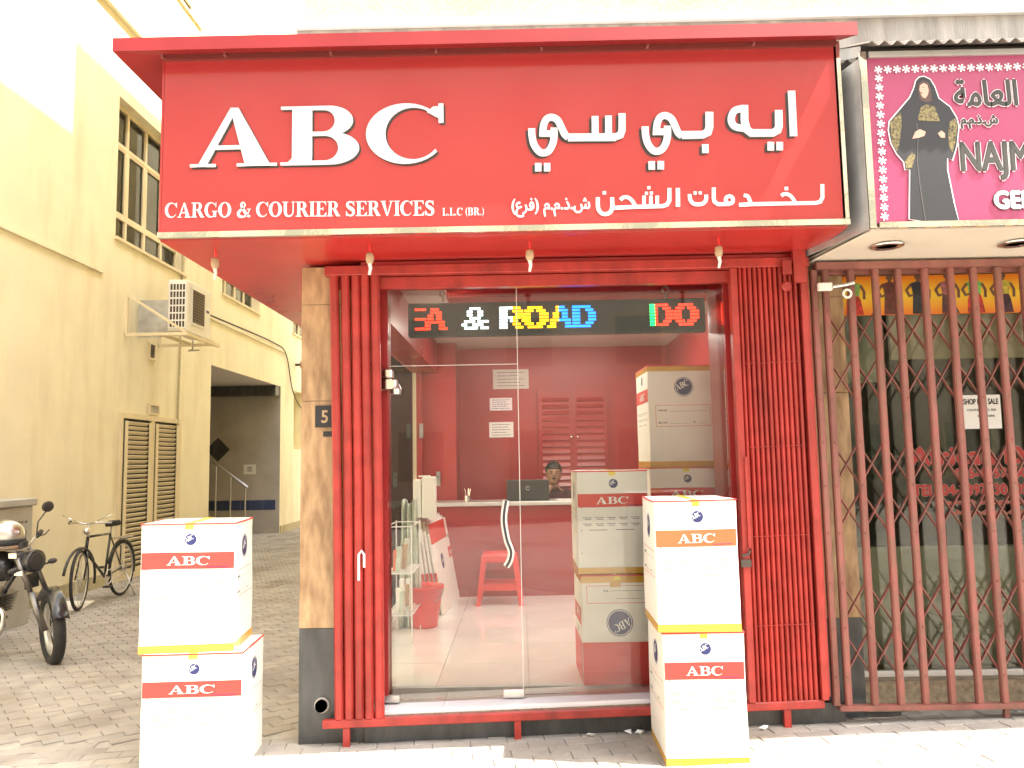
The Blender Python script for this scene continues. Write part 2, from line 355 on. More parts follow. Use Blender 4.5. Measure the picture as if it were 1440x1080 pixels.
# outlines of the sign artwork, in metres on the sign
AR_BIG=[([(0.09,3.208),(0.091,3.169),(0.1,3.123),(0.122,3.088),(0.145,3.075),(0.174,3.084),(0.195,3.118),(0.204,3.156),(0.206,3.209)],0.0366,1),([(0.279,3.155),(0.26,3.173),(0.24,3.219),(0.224,3.25),(0.197,3.265),(0.171,3.258),(0.155,3.232),(0.148,3.198)],0.0366,1),([(0.148,3.203),(0.146,3.179),(0.203,3.177)],0.034,0),([(0.676,3.205),(0.676,3.166),(0.684,3.12),(0.705,3.084),(0.729,3.071),(0.758,3.081),(0.779,3.114),(0.789,3.153),(0.791,3.206)],0.0366,1),([(0.864,3.151),(0.844,3.169),(0.826,3.215),(0.81,3.246),(0.783,3.261),(0.757,3.254),(0.741,3.228),(0.734,3.194)],0.0366,1),([(0.733,3.2),(0.731,3.175),(0.788,3.174)],0.034,0),([(0.276,3.155),(0.524,3.151)],0.0406,0),([(0.419,3.266),(0.417,3.162)],0.0353,0),([(0.488,3.267),(0.486,3.161)],0.0353,0),([(0.559,3.278),(0.556,3.187),(0.547,3.162),(0.521,3.152)],0.0366,0),([(0.862,3.155),(0.971,3.154),(0.997,3.167),(1.006,3.195),(1.009,3.275)],0.0406,0),([(1.191,3.308),(1.188,3.223),(1.198,3.177),(1.22,3.158),(1.331,3.156),(1.356,3.17),(1.363,3.191),(1.366,3.277)],0.0393,0),([(1.202,3.288),(1.161,3.287),(1.135,3.274),(1.12,3.237),(1.128,3.205),(1.149,3.19),(1.187,3.184)],0.0366,1),([(1.438,3.38),(1.436,3.137)],0.038,0),([(0.12,3.022),(0.119,2.978)],0.0334,0),([(0.166,3.021),(0.165,2.977)],0.0334,0),([(0.703,3.019),(0.702,2.975)],0.0334,0),([(0.75,3.019),(0.748,2.975)],0.0334,0),([(0.981,3.103),(0.98,3.057)],0.0334,0),([(1.318,3.108),(1.315,3.063)],0.0334,0),([(1.363,3.107),(1.361,3.063)],0.0334,0)]
AR_SMALL=[([(1.572,2.882),(1.569,2.813),(1.557,2.79),(1.535,2.784),(1.427,2.784),(1.213,2.784),(1.142,2.782)],0.0203,0),([(1.359,2.825),(1.376,2.834),(1.398,2.83),(1.417,2.811),(1.428,2.788)],0.0196,1),([(1.168,2.832),(1.188,2.826),(1.198,2.803),(1.203,2.786)],0.0196,1),([(1.388,2.872),(1.387,2.853)],0.019,0),([(1.113,2.808),(1.11,2.798),(1.103,2.791),(1.093,2.789),(1.084,2.792),(1.077,2.799),(1.075,2.809),(1.078,2.819),(1.085,2.826),(1.095,2.829),(1.104,2.826),(1.111,2.819),(1.113,2.808)],0.0196,0),([(1.093,2.787),(1.035,2.787),(1.018,2.8),(1.014,2.821),(1.017,2.876)],0.0203,0),([(0.892,2.844),(0.894,2.815),(0.91,2.793),(0.934,2.788),(0.959,2.793),(0.974,2.811),(0.977,2.839)],0.0196,1),([(0.921,2.858),(0.92,2.84)],0.0164,0),([(0.947,2.857),(0.946,2.84)],0.0164,0),([(0.833,2.877),(0.83,2.778)],0.0222,0),([(0.79,2.878),(0.787,2.812),(0.774,2.79),(0.752,2.783),(0.611,2.782),(0.5,2.779)],0.0209,0),([(0.726,2.839),(0.724,2.785)],0.0183,0),([(0.694,2.84),(0.692,2.786)],0.0183,0),([(0.659,2.841),(0.657,2.787)],0.0183,0),([(0.685,2.89),(0.685,2.873)],0.0164,0),([(0.672,2.861),(0.671,2.844)],0.0164,0),([(0.697,2.862),(0.697,2.845)],0.0164,0),([(0.537,2.82),(0.553,2.833),(0.577,2.832),(0.596,2.816),(0.612,2.788)],0.0196,1),([(0.422,2.837),(0.422,2.781),(0.436,2.755),(0.458,2.747),(0.482,2.756),(0.494,2.783),(0.495,2.835)],0.0209,1),([(0.456,2.869),(0.456,2.85)],0.0183,0)]
WOMAN={'robe': [(2.101,3.419),(2.131,3.403),(2.15,3.366),(2.167,3.302),(2.221,3.255),(2.251,3.196),(2.258,3.15),(2.241,3.052),(2.214,2.976),(2.189,2.988),(2.185,2.927),(2.196,2.838),(2.207,2.749),(2.224,2.66),(2.063,2.66),(2.017,2.669),(1.981,2.674),(2.0,2.931),(1.975,2.932),(1.972,2.972),(1.94,3.013),(1.913,3.072),(1.905,3.14),(1.912,3.185),(1.968,3.247),(2.024,3.31),(2.046,3.355),(2.061,3.4),(2.079,3.416)],'hair': [(2.073,3.381),(2.093,3.399),(2.121,3.39),(2.133,3.344),(2.132,3.289),(2.105,3.281),(2.086,3.29),(2.071,3.299),(2.066,3.345)],'face': [(2.076,3.372),(2.095,3.385),(2.114,3.376),(2.12,3.348),(2.115,3.324),(2.1,3.303),(2.087,3.308),(2.078,3.325),(2.072,3.35)],'chest': [(2.056,3.2),(2.075,3.258),(2.104,3.271),(2.147,3.257),(2.165,3.181),(2.111,3.182),(2.06,3.186)],'sleeveL': [(1.912,3.18),(1.972,3.238),(1.971,3.166),(1.952,3.058),(1.937,3.027),(1.914,3.077)],'sleeveR': [(2.215,3.178),(2.248,3.196),(2.253,3.15),(2.236,3.07),(2.217,3.016),(2.202,3.052),(2.203,3.124)],'sleeveB': [(1.975,2.976),(2.014,3.02),(2.03,3.007),(2.009,2.94),(1.979,2.936)],'handL': [(2.019,3.091),(2.037,3.128),(2.061,3.141),(2.09,3.127),(2.082,3.105),(2.054,3.096)],'handR': [(2.15,3.117),(2.169,3.132),(2.187,3.116),(2.185,3.093),(2.164,3.094)]}
WLINE=[(2.048,3.173),(2.049,3.092),(2.037,2.975),(2.042,2.859),(2.05,2.752),(2.059,2.663)]
# ================================================================= GROUND
slope = Matrix.Rotation(-math.atan(SL), 4, 'Y')
def sheet(name, x0, x1, y0, y1, dz, m):
    return struct(MB().add([(x0,y0,gz(x0)+dz),(x1,y0,gz(x1)+dz),(x1,y1,gz(x1)+dz),(x0,y1,gz(x0)+dz)], [(0,1,2,3)]).build(name, m))
sheet('ground', -220, 220, -220, 220, -.06, 'paver_grey')
pave = sheet('pavement', -6, 9, -9, .32, -.008, 'joint')
alley = sheet('alley_pavement', -5.98, -1.2, .32, 27, -.009, 'joint')
def paver_mesh(mb, L, W, H=.05, b=.0035, org=(0,0,0), ang=0, jit=0):
    a, c = L/2-.0013, W/2-.0013; ca, sa = math.cos(ang), math.sin(ang); P = []
    j = [random.uniform(-jit, jit) for _ in range(4)]
    for (sx, sy, z, k) in [(-1,-1,-H,0),(1,-1,-H,0),(1,1,-H,0),(-1,1,-H,0)]+[(-1,-1,-b,0),(1,-1,-b,0),(1,1,-b,0),(-1,1,-b,0)]+[(-1,-1,0,b),(1,-1,0,b),(1,1,0,b),(-1,1,0,b)]:
        x, y = sx*(a-k), sy*(c-k); X, Y = x*ca-y*sa, x*sa+y*ca; P.append((org[0]+X, org[1]+Y, org[2]+z+SL*X*0+(j[0]*sx+j[1]*sy if z == 0 else 0)))
    f = [(8,9,10,11)]
    for lo, hi in ((0,4),(4,8)):
        for k in range(4): f.append((lo+k, lo+(k+1) % 4, hi+(k+1) % 4, hi+k))
    mb.add(P, f)
pm = {}
for mm in ('paver_grey','paver_b','paver_c'):
    for v in range(3):
        mb = MB(); paver_mesh(mb, .2, .1, jit=.0012); o = mb.build('paver', mm); pm[(mm, v)] = o.data; bpy.data.objects.remove(o)
cells = []
PA = R(7)                                               # the street's rows run a few degrees off the shop front
for r_ in range(-110, 60):
    for c_ in range(-60, 60):
        lx = c_*.2+(.1 if r_ % 2 else 0); ly = r_*.1
        x = lx*math.cos(PA)-ly*math.sin(PA); y = lx*math.sin(PA)+ly*math.cos(PA)
        if -5.9 < x < 5.5 and -6.5 < y < .2:
            cells.append((x, y))
cx_, cy_ = .2, -.45
near = sorted([c for c in cells if -2.7 < c[0] < 3.2 and -.95 < c[1] < .16], key=lambda c: math.hypot((c[0]-cx_)*.35, c[1]-cy_))[:300]
ns = set(near); rot = Euler((0, -math.atan(SL), 0))
for x, y in near:
    o = bpy.data.objects.new('paver', pm[(random.choice(('paver_grey','paver_grey','paver_b','paver_c')), random.randrange(3))]); COL.objects.link(o)
    o.parent = pave; o.location = (x, y, gz(x)+random.uniform(-.0015,.0015)); o.rotation_euler = (0, -math.atan(SL), PA)
rest = {k: MB() for k in ('paver_grey','paver_b','paver_c')}
for x, y in cells:
    if (x, y) not in ns: paver_mesh(rest[random.choice(('paver_grey','paver_grey','paver_b','paver_c'))], .2, .1, org=(x, y, gz(x)+random.uniform(-.002,.002)), ang=PA, jit=.001)
for k, mb in rest.items(): stuff(mb.build('street_pavers', k, pave))
rest = {k: MB() for k in ('paver_grey','paver_b','paver_c')}
for r_ in range(-90, 260):
    for c_ in range(-60, 80):
        # herringbone look: rows turned 38 degrees
        a = R(38); lx = c_*.2+(.1 if r_ % 2 else 0); ly = r_*.1
        x = -3.5+lx*math.cos(a)-ly*math.sin(a); y = 8+lx*math.sin(a)+ly*math.cos(a)
        if -5.86 < x < -1.32 and .3 < y < 19:
            paver_mesh(rest[random.choice(('paver_grey','paver_b','paver_c'))], .2, .1, org=(x, y, gz(x)+random.uniform(-.002,.002)), ang=a, jit=.001)
for k, mb in rest.items(): stuff(mb.build('alley_pavers', k, alley))

# ================================================================= ALLEY BUILDING (left)
WX = -5.96
ab = thing('apartment_building', 'cream rendered building along the left side of the alley with recessed windows', 'building', (WX, 8, -.17))
def pab(name, mb, m, par=None, **k):
    if par is None:
        o = mb.build(name, m, ab, **k); o.location = (-WX, -8, .17)
    else: o = mb.build(name, m, par, **k)
    return o
wins = [(7.04,9.5,4.93,7.1),(11.3,13.6,4.98,7.1),(16.3,18.6,4.98,7.1),(8.75,9.95,9.85,12.0)]
door = (10.8,15.3,-.6,3.45); nook = (16.45,17.4,1.9,3.45); lou = (7.3,9.42,-.19,2.32)
holes = wins+[door, nook, lou]
ys = sorted({-2.0,24.0}|{h[0] for h in holes}|{h[1] for h in holes}); zs = sorted({-.6,15.5}|{h[2] for h in holes}|{h[3] for h in holes})
mb = MB()
for i in range(len(ys)-1):
    for j in range(len(zs)-1):
        ym, zm = (ys[i]+ys[i+1])/2, (zs[j]+zs[j+1])/2
        if any(h[0] < ym < h[1] and h[2] < zm < h[3] for h in holes): continue
        mb.add([(WX,ys[i],zs[j]),(WX,ys[i+1],zs[j]),(WX,ys[i+1],zs[j+1]),(WX,ys[i],zs[j+1])], [(0,1,2,3)])
for h in holes:
    d = {door:3.6, lou:.05, nook:.25}.get(h, .22)
    if h is door: continue
    mb.add([(WX,h[0],h[2]),(WX,h[1],h[2]),(WX,h[1],h[3]),(WX,h[0],h[3]),(WX-d,h[0],h[2]),(WX-d,h[1],h[2]),(WX-d,h[1],h[3]),(WX-d,h[0],h[3])],
           [(0,1,5,4),(1,2,6,5),(2,3,7,6),(3,0,4,7)]+([(4,5,6,7)] if h in (nook,) else []))
mb.add([(WX,-2,-.6),(WX-9,-2,-.6),(WX-9,-2,15.5),(WX,-2,15.5),(WX,24,-.6),(WX-9,24,-.6),(WX-9,24,15.5),(WX,24,15.5)], [(0,1,2,3),(4,5,6,7),(1,5,6,2),(3,2,6,7)])
pab('wall', mb, 'cream')
for wy0, wy1, wz0, wz1 in wins:
    gx = WX-.2; fr = MB(); n = round((wy1-wy0)/.62); dy = (wy1-wy0)/n
    zr = [wz0, wz0+.42, wz1-.62, wz1]
    fr.box(gx-.02,gx+.04,wy0,wy1,wz0,wz0+.05).box(gx-.02,gx+.04,wy0,wy1,wz1-.05,wz1)
    for i in range(n+1): fr.box(gx-.021,gx+.041,max(wy0,wy0+i*dy-.03),min(wy1,wy0+i*dy+.03),wz0,wz1)
    for z in zr[1:3]: fr.box(gx-.022,gx+.042,wy0,wy1,z-.03,z+.03)
    f = pab('window', MB().add([(gx-.1,wy0,wz0),(gx-.1,wy1,wz0),(gx-.1,wy1,wz1),(gx-.1,wy0,wz1)],[(0,1,2,3)]), 'curtain')
    pab('frame', fr, 'cream_trim', f)
    for i in range(n):
        for j in range(3):
            a, b = wy0+i*dy+.03, wy0+(i+1)*dy-.03; c, d = zr[j]+.03, zr[j+1]-.03
            pab('pane', MB().box(gx,gx+.006,a,b,c,d), 'glass_dim', f)
            if j == 1: pab('sash', MB().box(gx+.01,gx+.035,a,a+.035,c,d).box(gx+.01,gx+.035,b-.035,b,c,d).box(gx+.011,gx+.034,a+.035,b-.035,c,c+.04).box(gx+.011,gx+.034,a+.035,b-.035,d-.04,d), 'cream_trim', f)
    pab('sill', MB().box(WX-.18,WX+.04,wy0-.03,wy1+.03,wz0-.05,wz0-.004), 'cream_trim')
pab('ledge', MB().box(WX+.002,WX+.035,-1.9,6.7,4.28,4.33).box(WX+.002,WX+.035,9.0,15.6,4.33,4.375), 'cream')
pab('cornice', MB().box(WX+.002,WX+.08,-1.9,23.9,8.3,8.4), 'cream')
pab('plinth', MB().box(WX+.002,WX+.022,-1.9,7.2,-.6,.0).box(WX+.002,WX+.022,9.5,10.75,-.6,.0).box(WX+.002,WX+.022,15.35,23.9,-.6,.0), 'cream_old')
# louvred cupboard doors
ld = pab('louvre_door', MB().box(WX-.005,WX+.035,7.3,9.42,2.24,2.32).box(WX-.005,WX+.035,7.3,7.38,-.19,2.24).box(WX-.005,WX+.035,9.34,9.42,-.19,2.24).box(WX-.005,WX+.03,8.3,8.42,-.19,2.24)
         .box(WX-.005,WX+.03,7.38,8.3,-.19,-.02).box(WX-.005,WX+.03,8.42,9.34,-.19,-.02), 'cream_trim')
pab('backing', MB().add([(WX-.04,7.3,-.19),(WX-.04,9.42,-.19),(WX-.04,9.42,2.3),(WX-.04,7.3,2.3)],[(0,1,2,3)]), 'grill_dark', ld)
pab('stile', MB().box(WX+.036,WX+.05,7.42,7.5,0,2.2).box(WX+.036,WX+.05,8.2,8.28,0,2.2).box(WX+.036,WX+.05,8.44,8.52,0,2.2).box(WX+.036,WX+.05,9.22,9.3,0,2.2), 'cream_trim', ld)
slat = MB().obox((0,0,0),(.012,.7,.055),(0,R(38),0)); s0 = None
for (cy,) in ((7.85,),(8.87,)):
    for i in range(30):
        z = .04+i*.0735
        if s0 is None: s0 = slat.build('slat', 'cream_trim', ld, loc=(WX+.012, cy, z))
        else: dup(s0, ld, (WX+.012, cy, z))
# recess with stairs
X1 = WX-3.6; y0, y1, z0, z1 = door
pab('recess_wall', MB().add([(WX,y1,z0),(X1,y1,z0),(X1,y1,z1),(WX,y1,z1),(X1,y0,z0),(X1,y0,z1),(WX,y0,z0),(WX,y0,z1)], [(0,1,2,3),(1,4,5,2),(4,6,7,5)]), 'grey_wall')
pab('recess_ceiling', MB().add([(WX,y0,z1),(X1,y0,z1),(X1,y1,z1),(WX,y1,z1)],[(0,1,2,3)]), 'ceil')
pab('beam', MB().box(X1,WX-.02,y1-.35,y1-.004,z1-.24,z1-.004), 'granite_dark')
for i in range(11): pab('wall_tile', MB().box(WX-.1-(i+1)*.29+.006,WX-.1-i*.29,y1-.012,y1-.002,.4,.64), 'blue_tile')
pab('floor', MB().box(X1,WX+.0,y0,y1,-.6,-.168), 'joint')
for i in range(5): pab('step', MB().box(X1,WX-1.1-i*.3,y0+1.4,y1-.02,-.168+i*.16+.0005,-.168+(i+1)*.16), 'grey_wall')
rl = thing('stair_railing', 'stainless handrail climbing left inside the dark recess of the cream building', 'railing', (-6.9,14.4,-.17))
pts = [(-8.3,14.4,1.72),(-7.5,14.4,1.66),(-7.25,14.4,1.58),(-6.45,14.4,.98)]
def rel(o, t): o.parent = t; o.location = [-c for c in t.location]; return o
rel(MB().tube(pts, .032, 8).build('handrail', 'steel'), rl)
for x, zt, zb in ((-7.5,1.64,.47),(-7.2,1.53,.15),(-6.85,1.27,-.15),(-6.5,1.0,-.15)): rel(MB().tube([(x,14.4,zb),(x,14.4,zt)], .018, 6).build('baluster', 'steel'), rl)
MB().box(-6.86,-6.56,15.27,15.285,1.28,1.52)
o = MB().box(-.15,.15,-.008,0,-.12,.12).build('notice', 'print_white', loc=(-6.7,15.28,1.4)); tag(o, 'small white notice on the wall inside the stair recess', 'notice')
nb = MB(); 
for k in range(3): rect(nb, Plane((0,-.008,0),(1,0,0),(0,0,1),(0,-1,0)), -.06, .04-k*.045, .06, .06-k*.045)
nb.build('print', 'print_grey', o)
o = MB().obox((0,0,0),(.42,.015,.42),(0,R(45),0)).build('wall_plate', 'granite_dark', loc=(-7.5,15.28,1.9)); tag(o, 'dark diamond shaped plate above the handrail', 'wall plate')
# vents, cables, floodlight
def vent(label, y, z, w, h, m):
    t = thing('wall_vent', label, 'vent', (WX,y,z))
    MB().box(.002,.03,-w/2-.03,w/2+.03,-h/2-.03,-h/2).box(.002,.03,-w/2-.03,w/2+.03,h/2,h/2+.03).box(.002,.03,-w/2-.03,-w/2,-h/2,h/2).box(.002,.03,w/2,w/2+.03,-h/2,h/2).build('frame', 'cream_trim', t)
    MB().box(.002,.012,-w/2,w/2,-h/2,h/2).build('grille', m, t)
vent('small dark square vent below the air conditioner bracket', 8.28, 3.37, .17, .22, 'grill_dark')
vent('flat grey vent plate above the louvred doors', 8.4, 2.43, .3, .12, 'grey_wall')
tag(MB().tube([(WX+.02,9.35,7.4),(WX+.02,9.35,4.5),(WX+.03,9.3,3.3),(WX+.025,9.28,2.2),(WX+.02,9.3,1.0),(WX+.02,9.42,.3),(WX+.02,9.4,-.1)], .018, 6).build('cable', 'cream_old'), 'cream painted cable running down the wall beneath the air conditioner', 'cable')
tag(MB().tube(catmull([(WX+.03,9.0,4.36),(WX+.03,12,4.42),(WX+.03,14.6,4.45),(WX+.04,15.6,4.3),(WX+.05,16.2,3.4),(WX+.06,17.2,2.95),(WX+.06,18.2,2.9)]), .016, 6).build('cable', 'grill_dark'), 'black cable sagging along the wall right of the stair recess', 'cable')
fl = thing('floodlight', 'small reddish bulkhead lamp high on the cream wall beside the tan pillar', 'lamp', (WX,16.6,4.15))
MB().box(0,.12,-.03,.03,-.03,.03).build('bracket', 'grill_dark', fl); MB().lathe([(.05,.0),(.11,.03),(.12,.14),(.09,.17)], (.12,0,0), 14, 'x').build('lamp_head', 'brown_panel', fl, smooth=True)
# ---- air conditioner
ac = thing('air_conditioner', 'cream outdoor air conditioner unit on a triangular wall bracket', 'air conditioner', (-5.36,7.5,3.56))
MB().box(0,.3,0,.92,0,.8).build('casing', 'white_plastic', ac, bevel=.012)
g = MB().box(.03,.27,-.004,-.001,.05,.74).build('grille_backing', 'grill_dark', ac)
gm = MB()
for i in range(7): gm.box(.025,.275,-.014,-.004,.04+i*.115,.062+i*.115)
for i in range(6): gm.box(.027+i*.048,.039+i*.048,-.013,-.004,.05,.74)
gm.build('grille', 'white_paint', ac)
fp = MB().box(.301,.315,.14,.66,.12,.72).build('fan_cover', 'white_plastic', ac)
MB().box(.316,.322,.18,.62,.17,.68).build('fan_mesh', 'grill_dark', fp)
wm = MB()
for i in range(11): wm.box(.3225,.326,.18,.62,.19+i*.046,.195+i*.046)
wm.build('wires', 'brown_panel', fp)
MB().box(.301,.304,.74,.86,.42,.46).build('badge', 'print_navy', ac)
br = thing('wall_bracket', 'cream angle iron bracket carrying the air conditioner', 'bracket', (WX,7.4,3.5))
for y in (0,1.15):
    MB().bar((.02,y,0),(.94,y,.0),.045).build('arm', 'cream_trim', br); MB().bar((.02,y,.02),(.02,y,.62),.04).build('upright', 'cream_trim', br)
    MB().bar((.02,y,.62),(.92,y,.03),.035).build('brace', 'cream_trim', br)
MB().bar((.93,-.02,0),(.93,1.32,0),.05).build('front_rail', 'cream_trim', br); MB().bar((.55,0,0),(.55,1.15,0),.045).build('rail', 'cream_trim', br)
MB().box(.03,.5,.35,.4,.02,.6).build('side_panel', 'galv', br)
MB().tube([(.75,.7,0),(.75,.7,-.14),(.68,.7,-.16),(.86,.7,-.15)], .014, 6).build('drain_pipe', 'grey_wall', br)
# ---- building closing the alley far behind
eb = thing('end_building', 'cream building closing the far end of the alley, seen through the shop side glass', 'building', (-3,24,-.2))
MB().box(-3,9,0,6,-.5,14).build('wall', 'cream', eb)
MB().box(-1.9,.6,-.06,-.002,-.1,2.1).build('gate_panel', 'beige_pale', eb); MB().box(-1.88,.6,-.1,-.062,2.1,3.0).build('canopy_band', 'mauve_stone', eb)
MB().box(-1.9,.6,-.05,-.002,3.0,3.9).build('lintel', 'beige_pale', eb); MB().box(-.5,.6,-.04,-.002,3.9,7.2).build('pier', 'brown_panel', eb)
# ---- utility cabinet
uc = thing('utility_cabinet', 'pale grey utility cabinet standing against the cream wall behind the motorcycle', 'cabinet', (-5.62,3.72,gz(-5.5)))
MB().box(-.32,.3,-.55,.52,0,1.26).build('body', 'cabinet_grey', uc, bevel=.01); MB().box(-.33,.33,-.58,.55,1.262,1.34).build('lid', 'cabinet_grey', uc, bevel=.01)
tb = MB(); pl = Plane((.3,-.55,0),(0,1,0),(0,0,1),(1,0,0)); sans(tb, pl.sub(.6,.88), 'O B R', .13, .38, .006, .002); tb.build('lettering', 'print_grey', uc)
tb = MB()
for k in range(9): rect(tb, pl, .45+k*.06, 1.08, .45+k*.06+random.uniform(.03,.052), 1.105, .002)
tb.build('print', 'print_grey', uc)

# ================================================================= SHOP BUILDING
sb = thing('shop_building', 'cream building holding the red cargo shop and the closed shop beside it', 'building', (0,0,0))
def P(name, mb, m, par=sb, **k): return mb.build(name, m, par, **k)
up = MB().box(-1.24,12,.02,18,4.02,13.9); P('upper_wall', up, 'cream_old')
P('stair_tower', MB().box(-1.24,6,4.6,18,13.901,15.2), 'cream')
P('rear_wall', MB().box(-1.24,12,4.62,18,-.3,4.018), 'cream')
P('ledge', MB().box(-1.24,12,-.12,.3,3.6,3.985), 'concrete'); P('coping', MB().box(-1.25,12,-.15,.019,3.988,4.03), 'white_paint')
P('lintel_wall', MB().box(-1.23,12,.3,.5,2.78,4.018), 'concrete')
# corner pillar: granite slabs
def slabs(x0, x1, y0, y1, zb, zt, first):
    zc = [zb, .589, 1.86, 2.42, zt]
    P('pillar_core', MB().box(x0+.02,x1-.02,y0+.02,y1,zb,zt), 'concrete')
    for i in range(4):
        P('stone_slab', MB().box(x0,x1,y0,y0+.019,zc[i]+.001,zc[i+1]-.002), 'granite_dark' if i == 0 else 'granite_tan')
        if first: P('stone_slab', MB().box(x0,x0+.019,y0+.0195,y1,zc[i]+.001,zc[i+1]-.002), 'granite_dark' if i == 0 else 'granite_tan')
slabs(-1.25,-.84,.06,.42,-.06,2.64,True)
slabs(1.7,1.9,.12,.5,-.0,2.64,False)
P('wall_pipe', MB().lathe([(.042,0),(.042,.03),(.033,.03),(.033,0)], (-1.12,.05,.175), 18, 'y'), 'grey_wall'); P('pipe_hole', MB().lathe([(.001,0),(.033,0)], (-1.12,.028,.175), 16, 'y'), 'dark')
# plinth and threshold
P('plinth', MB().add([(-.88,.04,-.05),(1.75,.04,-.0),(1.75,.04,.155),(-.88,.04,.085),(-.88,.5,-.05),(1.75,.5,-.0),(1.75,.5,.155),(-.88,.5,.085)],[(0,1,2,3),(3,2,6,7),(0,3,7,4),(1,2,6,5)]), 'granite_dark')
def sloped(x0, x1, y0, y1, zl, zr, h): return MB().add([(x0,y0,zl),(x1,y0,zr),(x1,y1,zr),(x0,y1,zl),(x0,y0,zl+h),(x1,y0,zr+h),(x1,y1,zr+h),(x0,y1,zl+h)],[(3,2,1,0),(4,5,6,7),(0,1,5,4),(1,2,6,5),(2,3,7,6),(3,0,4,7)])
P('step_edge', sloped(-.86,-.2,.03,.34,.087,.106,.035), 'stone_edge'); P('step_edge', sloped(-.198,.55,.028,.34,.106,.127,.035), 'stone_edge'); P('step_edge', sloped(.552,1.3,.03,.34,.127,.15,.035), 'stone_edge')
P('threshold', sloped(-.86,-.45,.035,.34,.1225,.134,.024), 'white_marble'); P('threshold', sloped(-.448,1.25,.033,.34,.134,.182,.024), 'white_marble')
# interior shell
IX0, IX1, IY, IZ = -1.04, 1.66, 4.4, 2.76; FZ = .19
P('floor', MB().box(-1.1,1.66,.35,4.6,-.1,FZ-.012), 'joint')
t0 = None
for i in range(5):
    for j in range(8):
        x0, y0 = -1.06+i*.545, .345+j*.53
        if t0 is None: t0 = P('floor_tile', MB().box(0,.542,0,.527,-.01,0), 'floor_tile', loc=(x0,y0,FZ))
        else: dup(t0, sb, (x0,y0,FZ))
P('back_wall', MB().box(-1.06,1.68,IY,4.6,-.1,2.9), 'wall_red'); P('side_wall', MB().box(IX1,1.698,.5,IY-.002,-.1,2.9), 'wall_red')
P('ceiling', MB().box(-1.06,IX1,.12,IY-.002,IZ,2.9), 'ceil')
P('beam', MB().box(-.46,1.655,.62,.9,2.56,IZ-.002), 'wall_red'); P('beam', MB().box(-1.09,-.86,.43,3.9,2.44,2.758), 'frame_red')
P('column', MB().box(-1.07,-.67,3.9,4.398,FZ,2.757), 'wall_red'); P('jamb', MB().box(-1.075,-1.02,3.8,3.86,FZ+.001,2.438), 'frame_red')
P('jamb', MB().box(-.86,-.765,.13,.25,.16,2.63), 'frame_red'); P('header', MB().box(-.86,1.24,.09,.3,2.545,2.74), 'frame_red')
P('jamb', MB().box(1.2,1.3,.1,.5,.185,2.74), 'frame_red'); P('inner_wall', MB().box(1.3,1.659,.3,.5,.1,2.755), 'wall_red')
# alley-side wall: low kerb, glass, steel frame
P('side_kerb', MB().box(-1.14,-1.04,.43,4.6,-.1,.245), 'white_marble'); P('side_lintel', MB().box(-1.23,-1.1,.43,4.6,2.5,4.0), 'cream')
P('side_post', MB().box(-1.12,-1.06,1.9,1.95,.246,2.5), 'frame_red'); P('side_rail', MB().box(-1.115,-1.065,.43,3.9,.247,.28), 'alu')
for a, b in ((.43,1.9),(1.95,3.9)): P('side_pane', MB().box(-1.095,-1.087,a+.003,b-.003,.281,2.498), 'glass_side')
P('side_pier', MB().box(-1.24,-1.072,3.902,4.6,-.1,2.498), 'cream')
# glass front
def door_(x0, x1, z0a, z0b, zt, y=.14):
    d = P('glass_door', MB().add([(x0,y,z0a),(x1,y,z0b),(x1,y,zt),(x0,y,zt),(x0,y+.01,z0a),(x1,y+.01,z0b),(x1,y+.01,zt),(x0,y+.01,zt)],[(3,2,1,0),(4,5,6,7),(0,1,5,4),(1,2,6,5),(2,3,7,6),(3,0,4,7)]), 'glass_clear'); return d
dl = door_(-.762,-.008,.17,.19,2.06); door_(-.762,-.008,2.064,2.064,2.543); dr = door_(-.004,1.198,.19,.215,2.543)
MB().box(-.12,.0,.128,.162,.176,.222).build('patch_fitting', 'steel', dl, bevel=.004); MB().box(-.83,-.7,.128,.162,.16,.2).build('patch_fitting', 'steel', dl, bevel=.004)
MB().box(-.0079,-.0041,.141,.149,.22,2.54).box(-.76,-.009,.141,.149,2.0605,2.0635).build('pane_edge', 'white_plastic', dl)
hb = thing('glass_door_hinge', 'chrome patch hinge on the glass door beside the red gate bars', 'hinge', (-.765,.12,1.98))
MB().box(-.055,.03,-.03,.06,.01,.062).build('upper_plate', 'chrome', hb, bevel=.006); MB().box(-.055,.055,-.03,.06,-.062,.003).build('lower_plate', 'chrome', hb, bevel=.006); MB().lathe([(.03,-.03),(.035,.0),(.02,.03)],(.05,.0,-.055),14,'z').build('pin', 'steel', hb)
# door pull: white tube with dark core stripe
hp = catmull([(-.07,.115,1.28),(-.09,.11,1.16),(-.07,.105,1.04),(-.05,.105,.96),(-.065,.11,.86),(-.09,.115,.8)][:5]+[(-.08,.115,.88)], 8)
hp = catmull([(-.085,.115,1.275),(-.1,.11,1.17),(-.085,.105,1.06),(-.062,.105,.99),(-.07,.11,.94),(-.09,.115,.905)], 6)
h = P('door_pull', MB().tube(hp, .02, 10), 'white_plastic', smooth=True)
MB().tube([(x,y-.016,z) for x,y,z in hp], .008, 8).build('stripe', 'black_plastic', h)
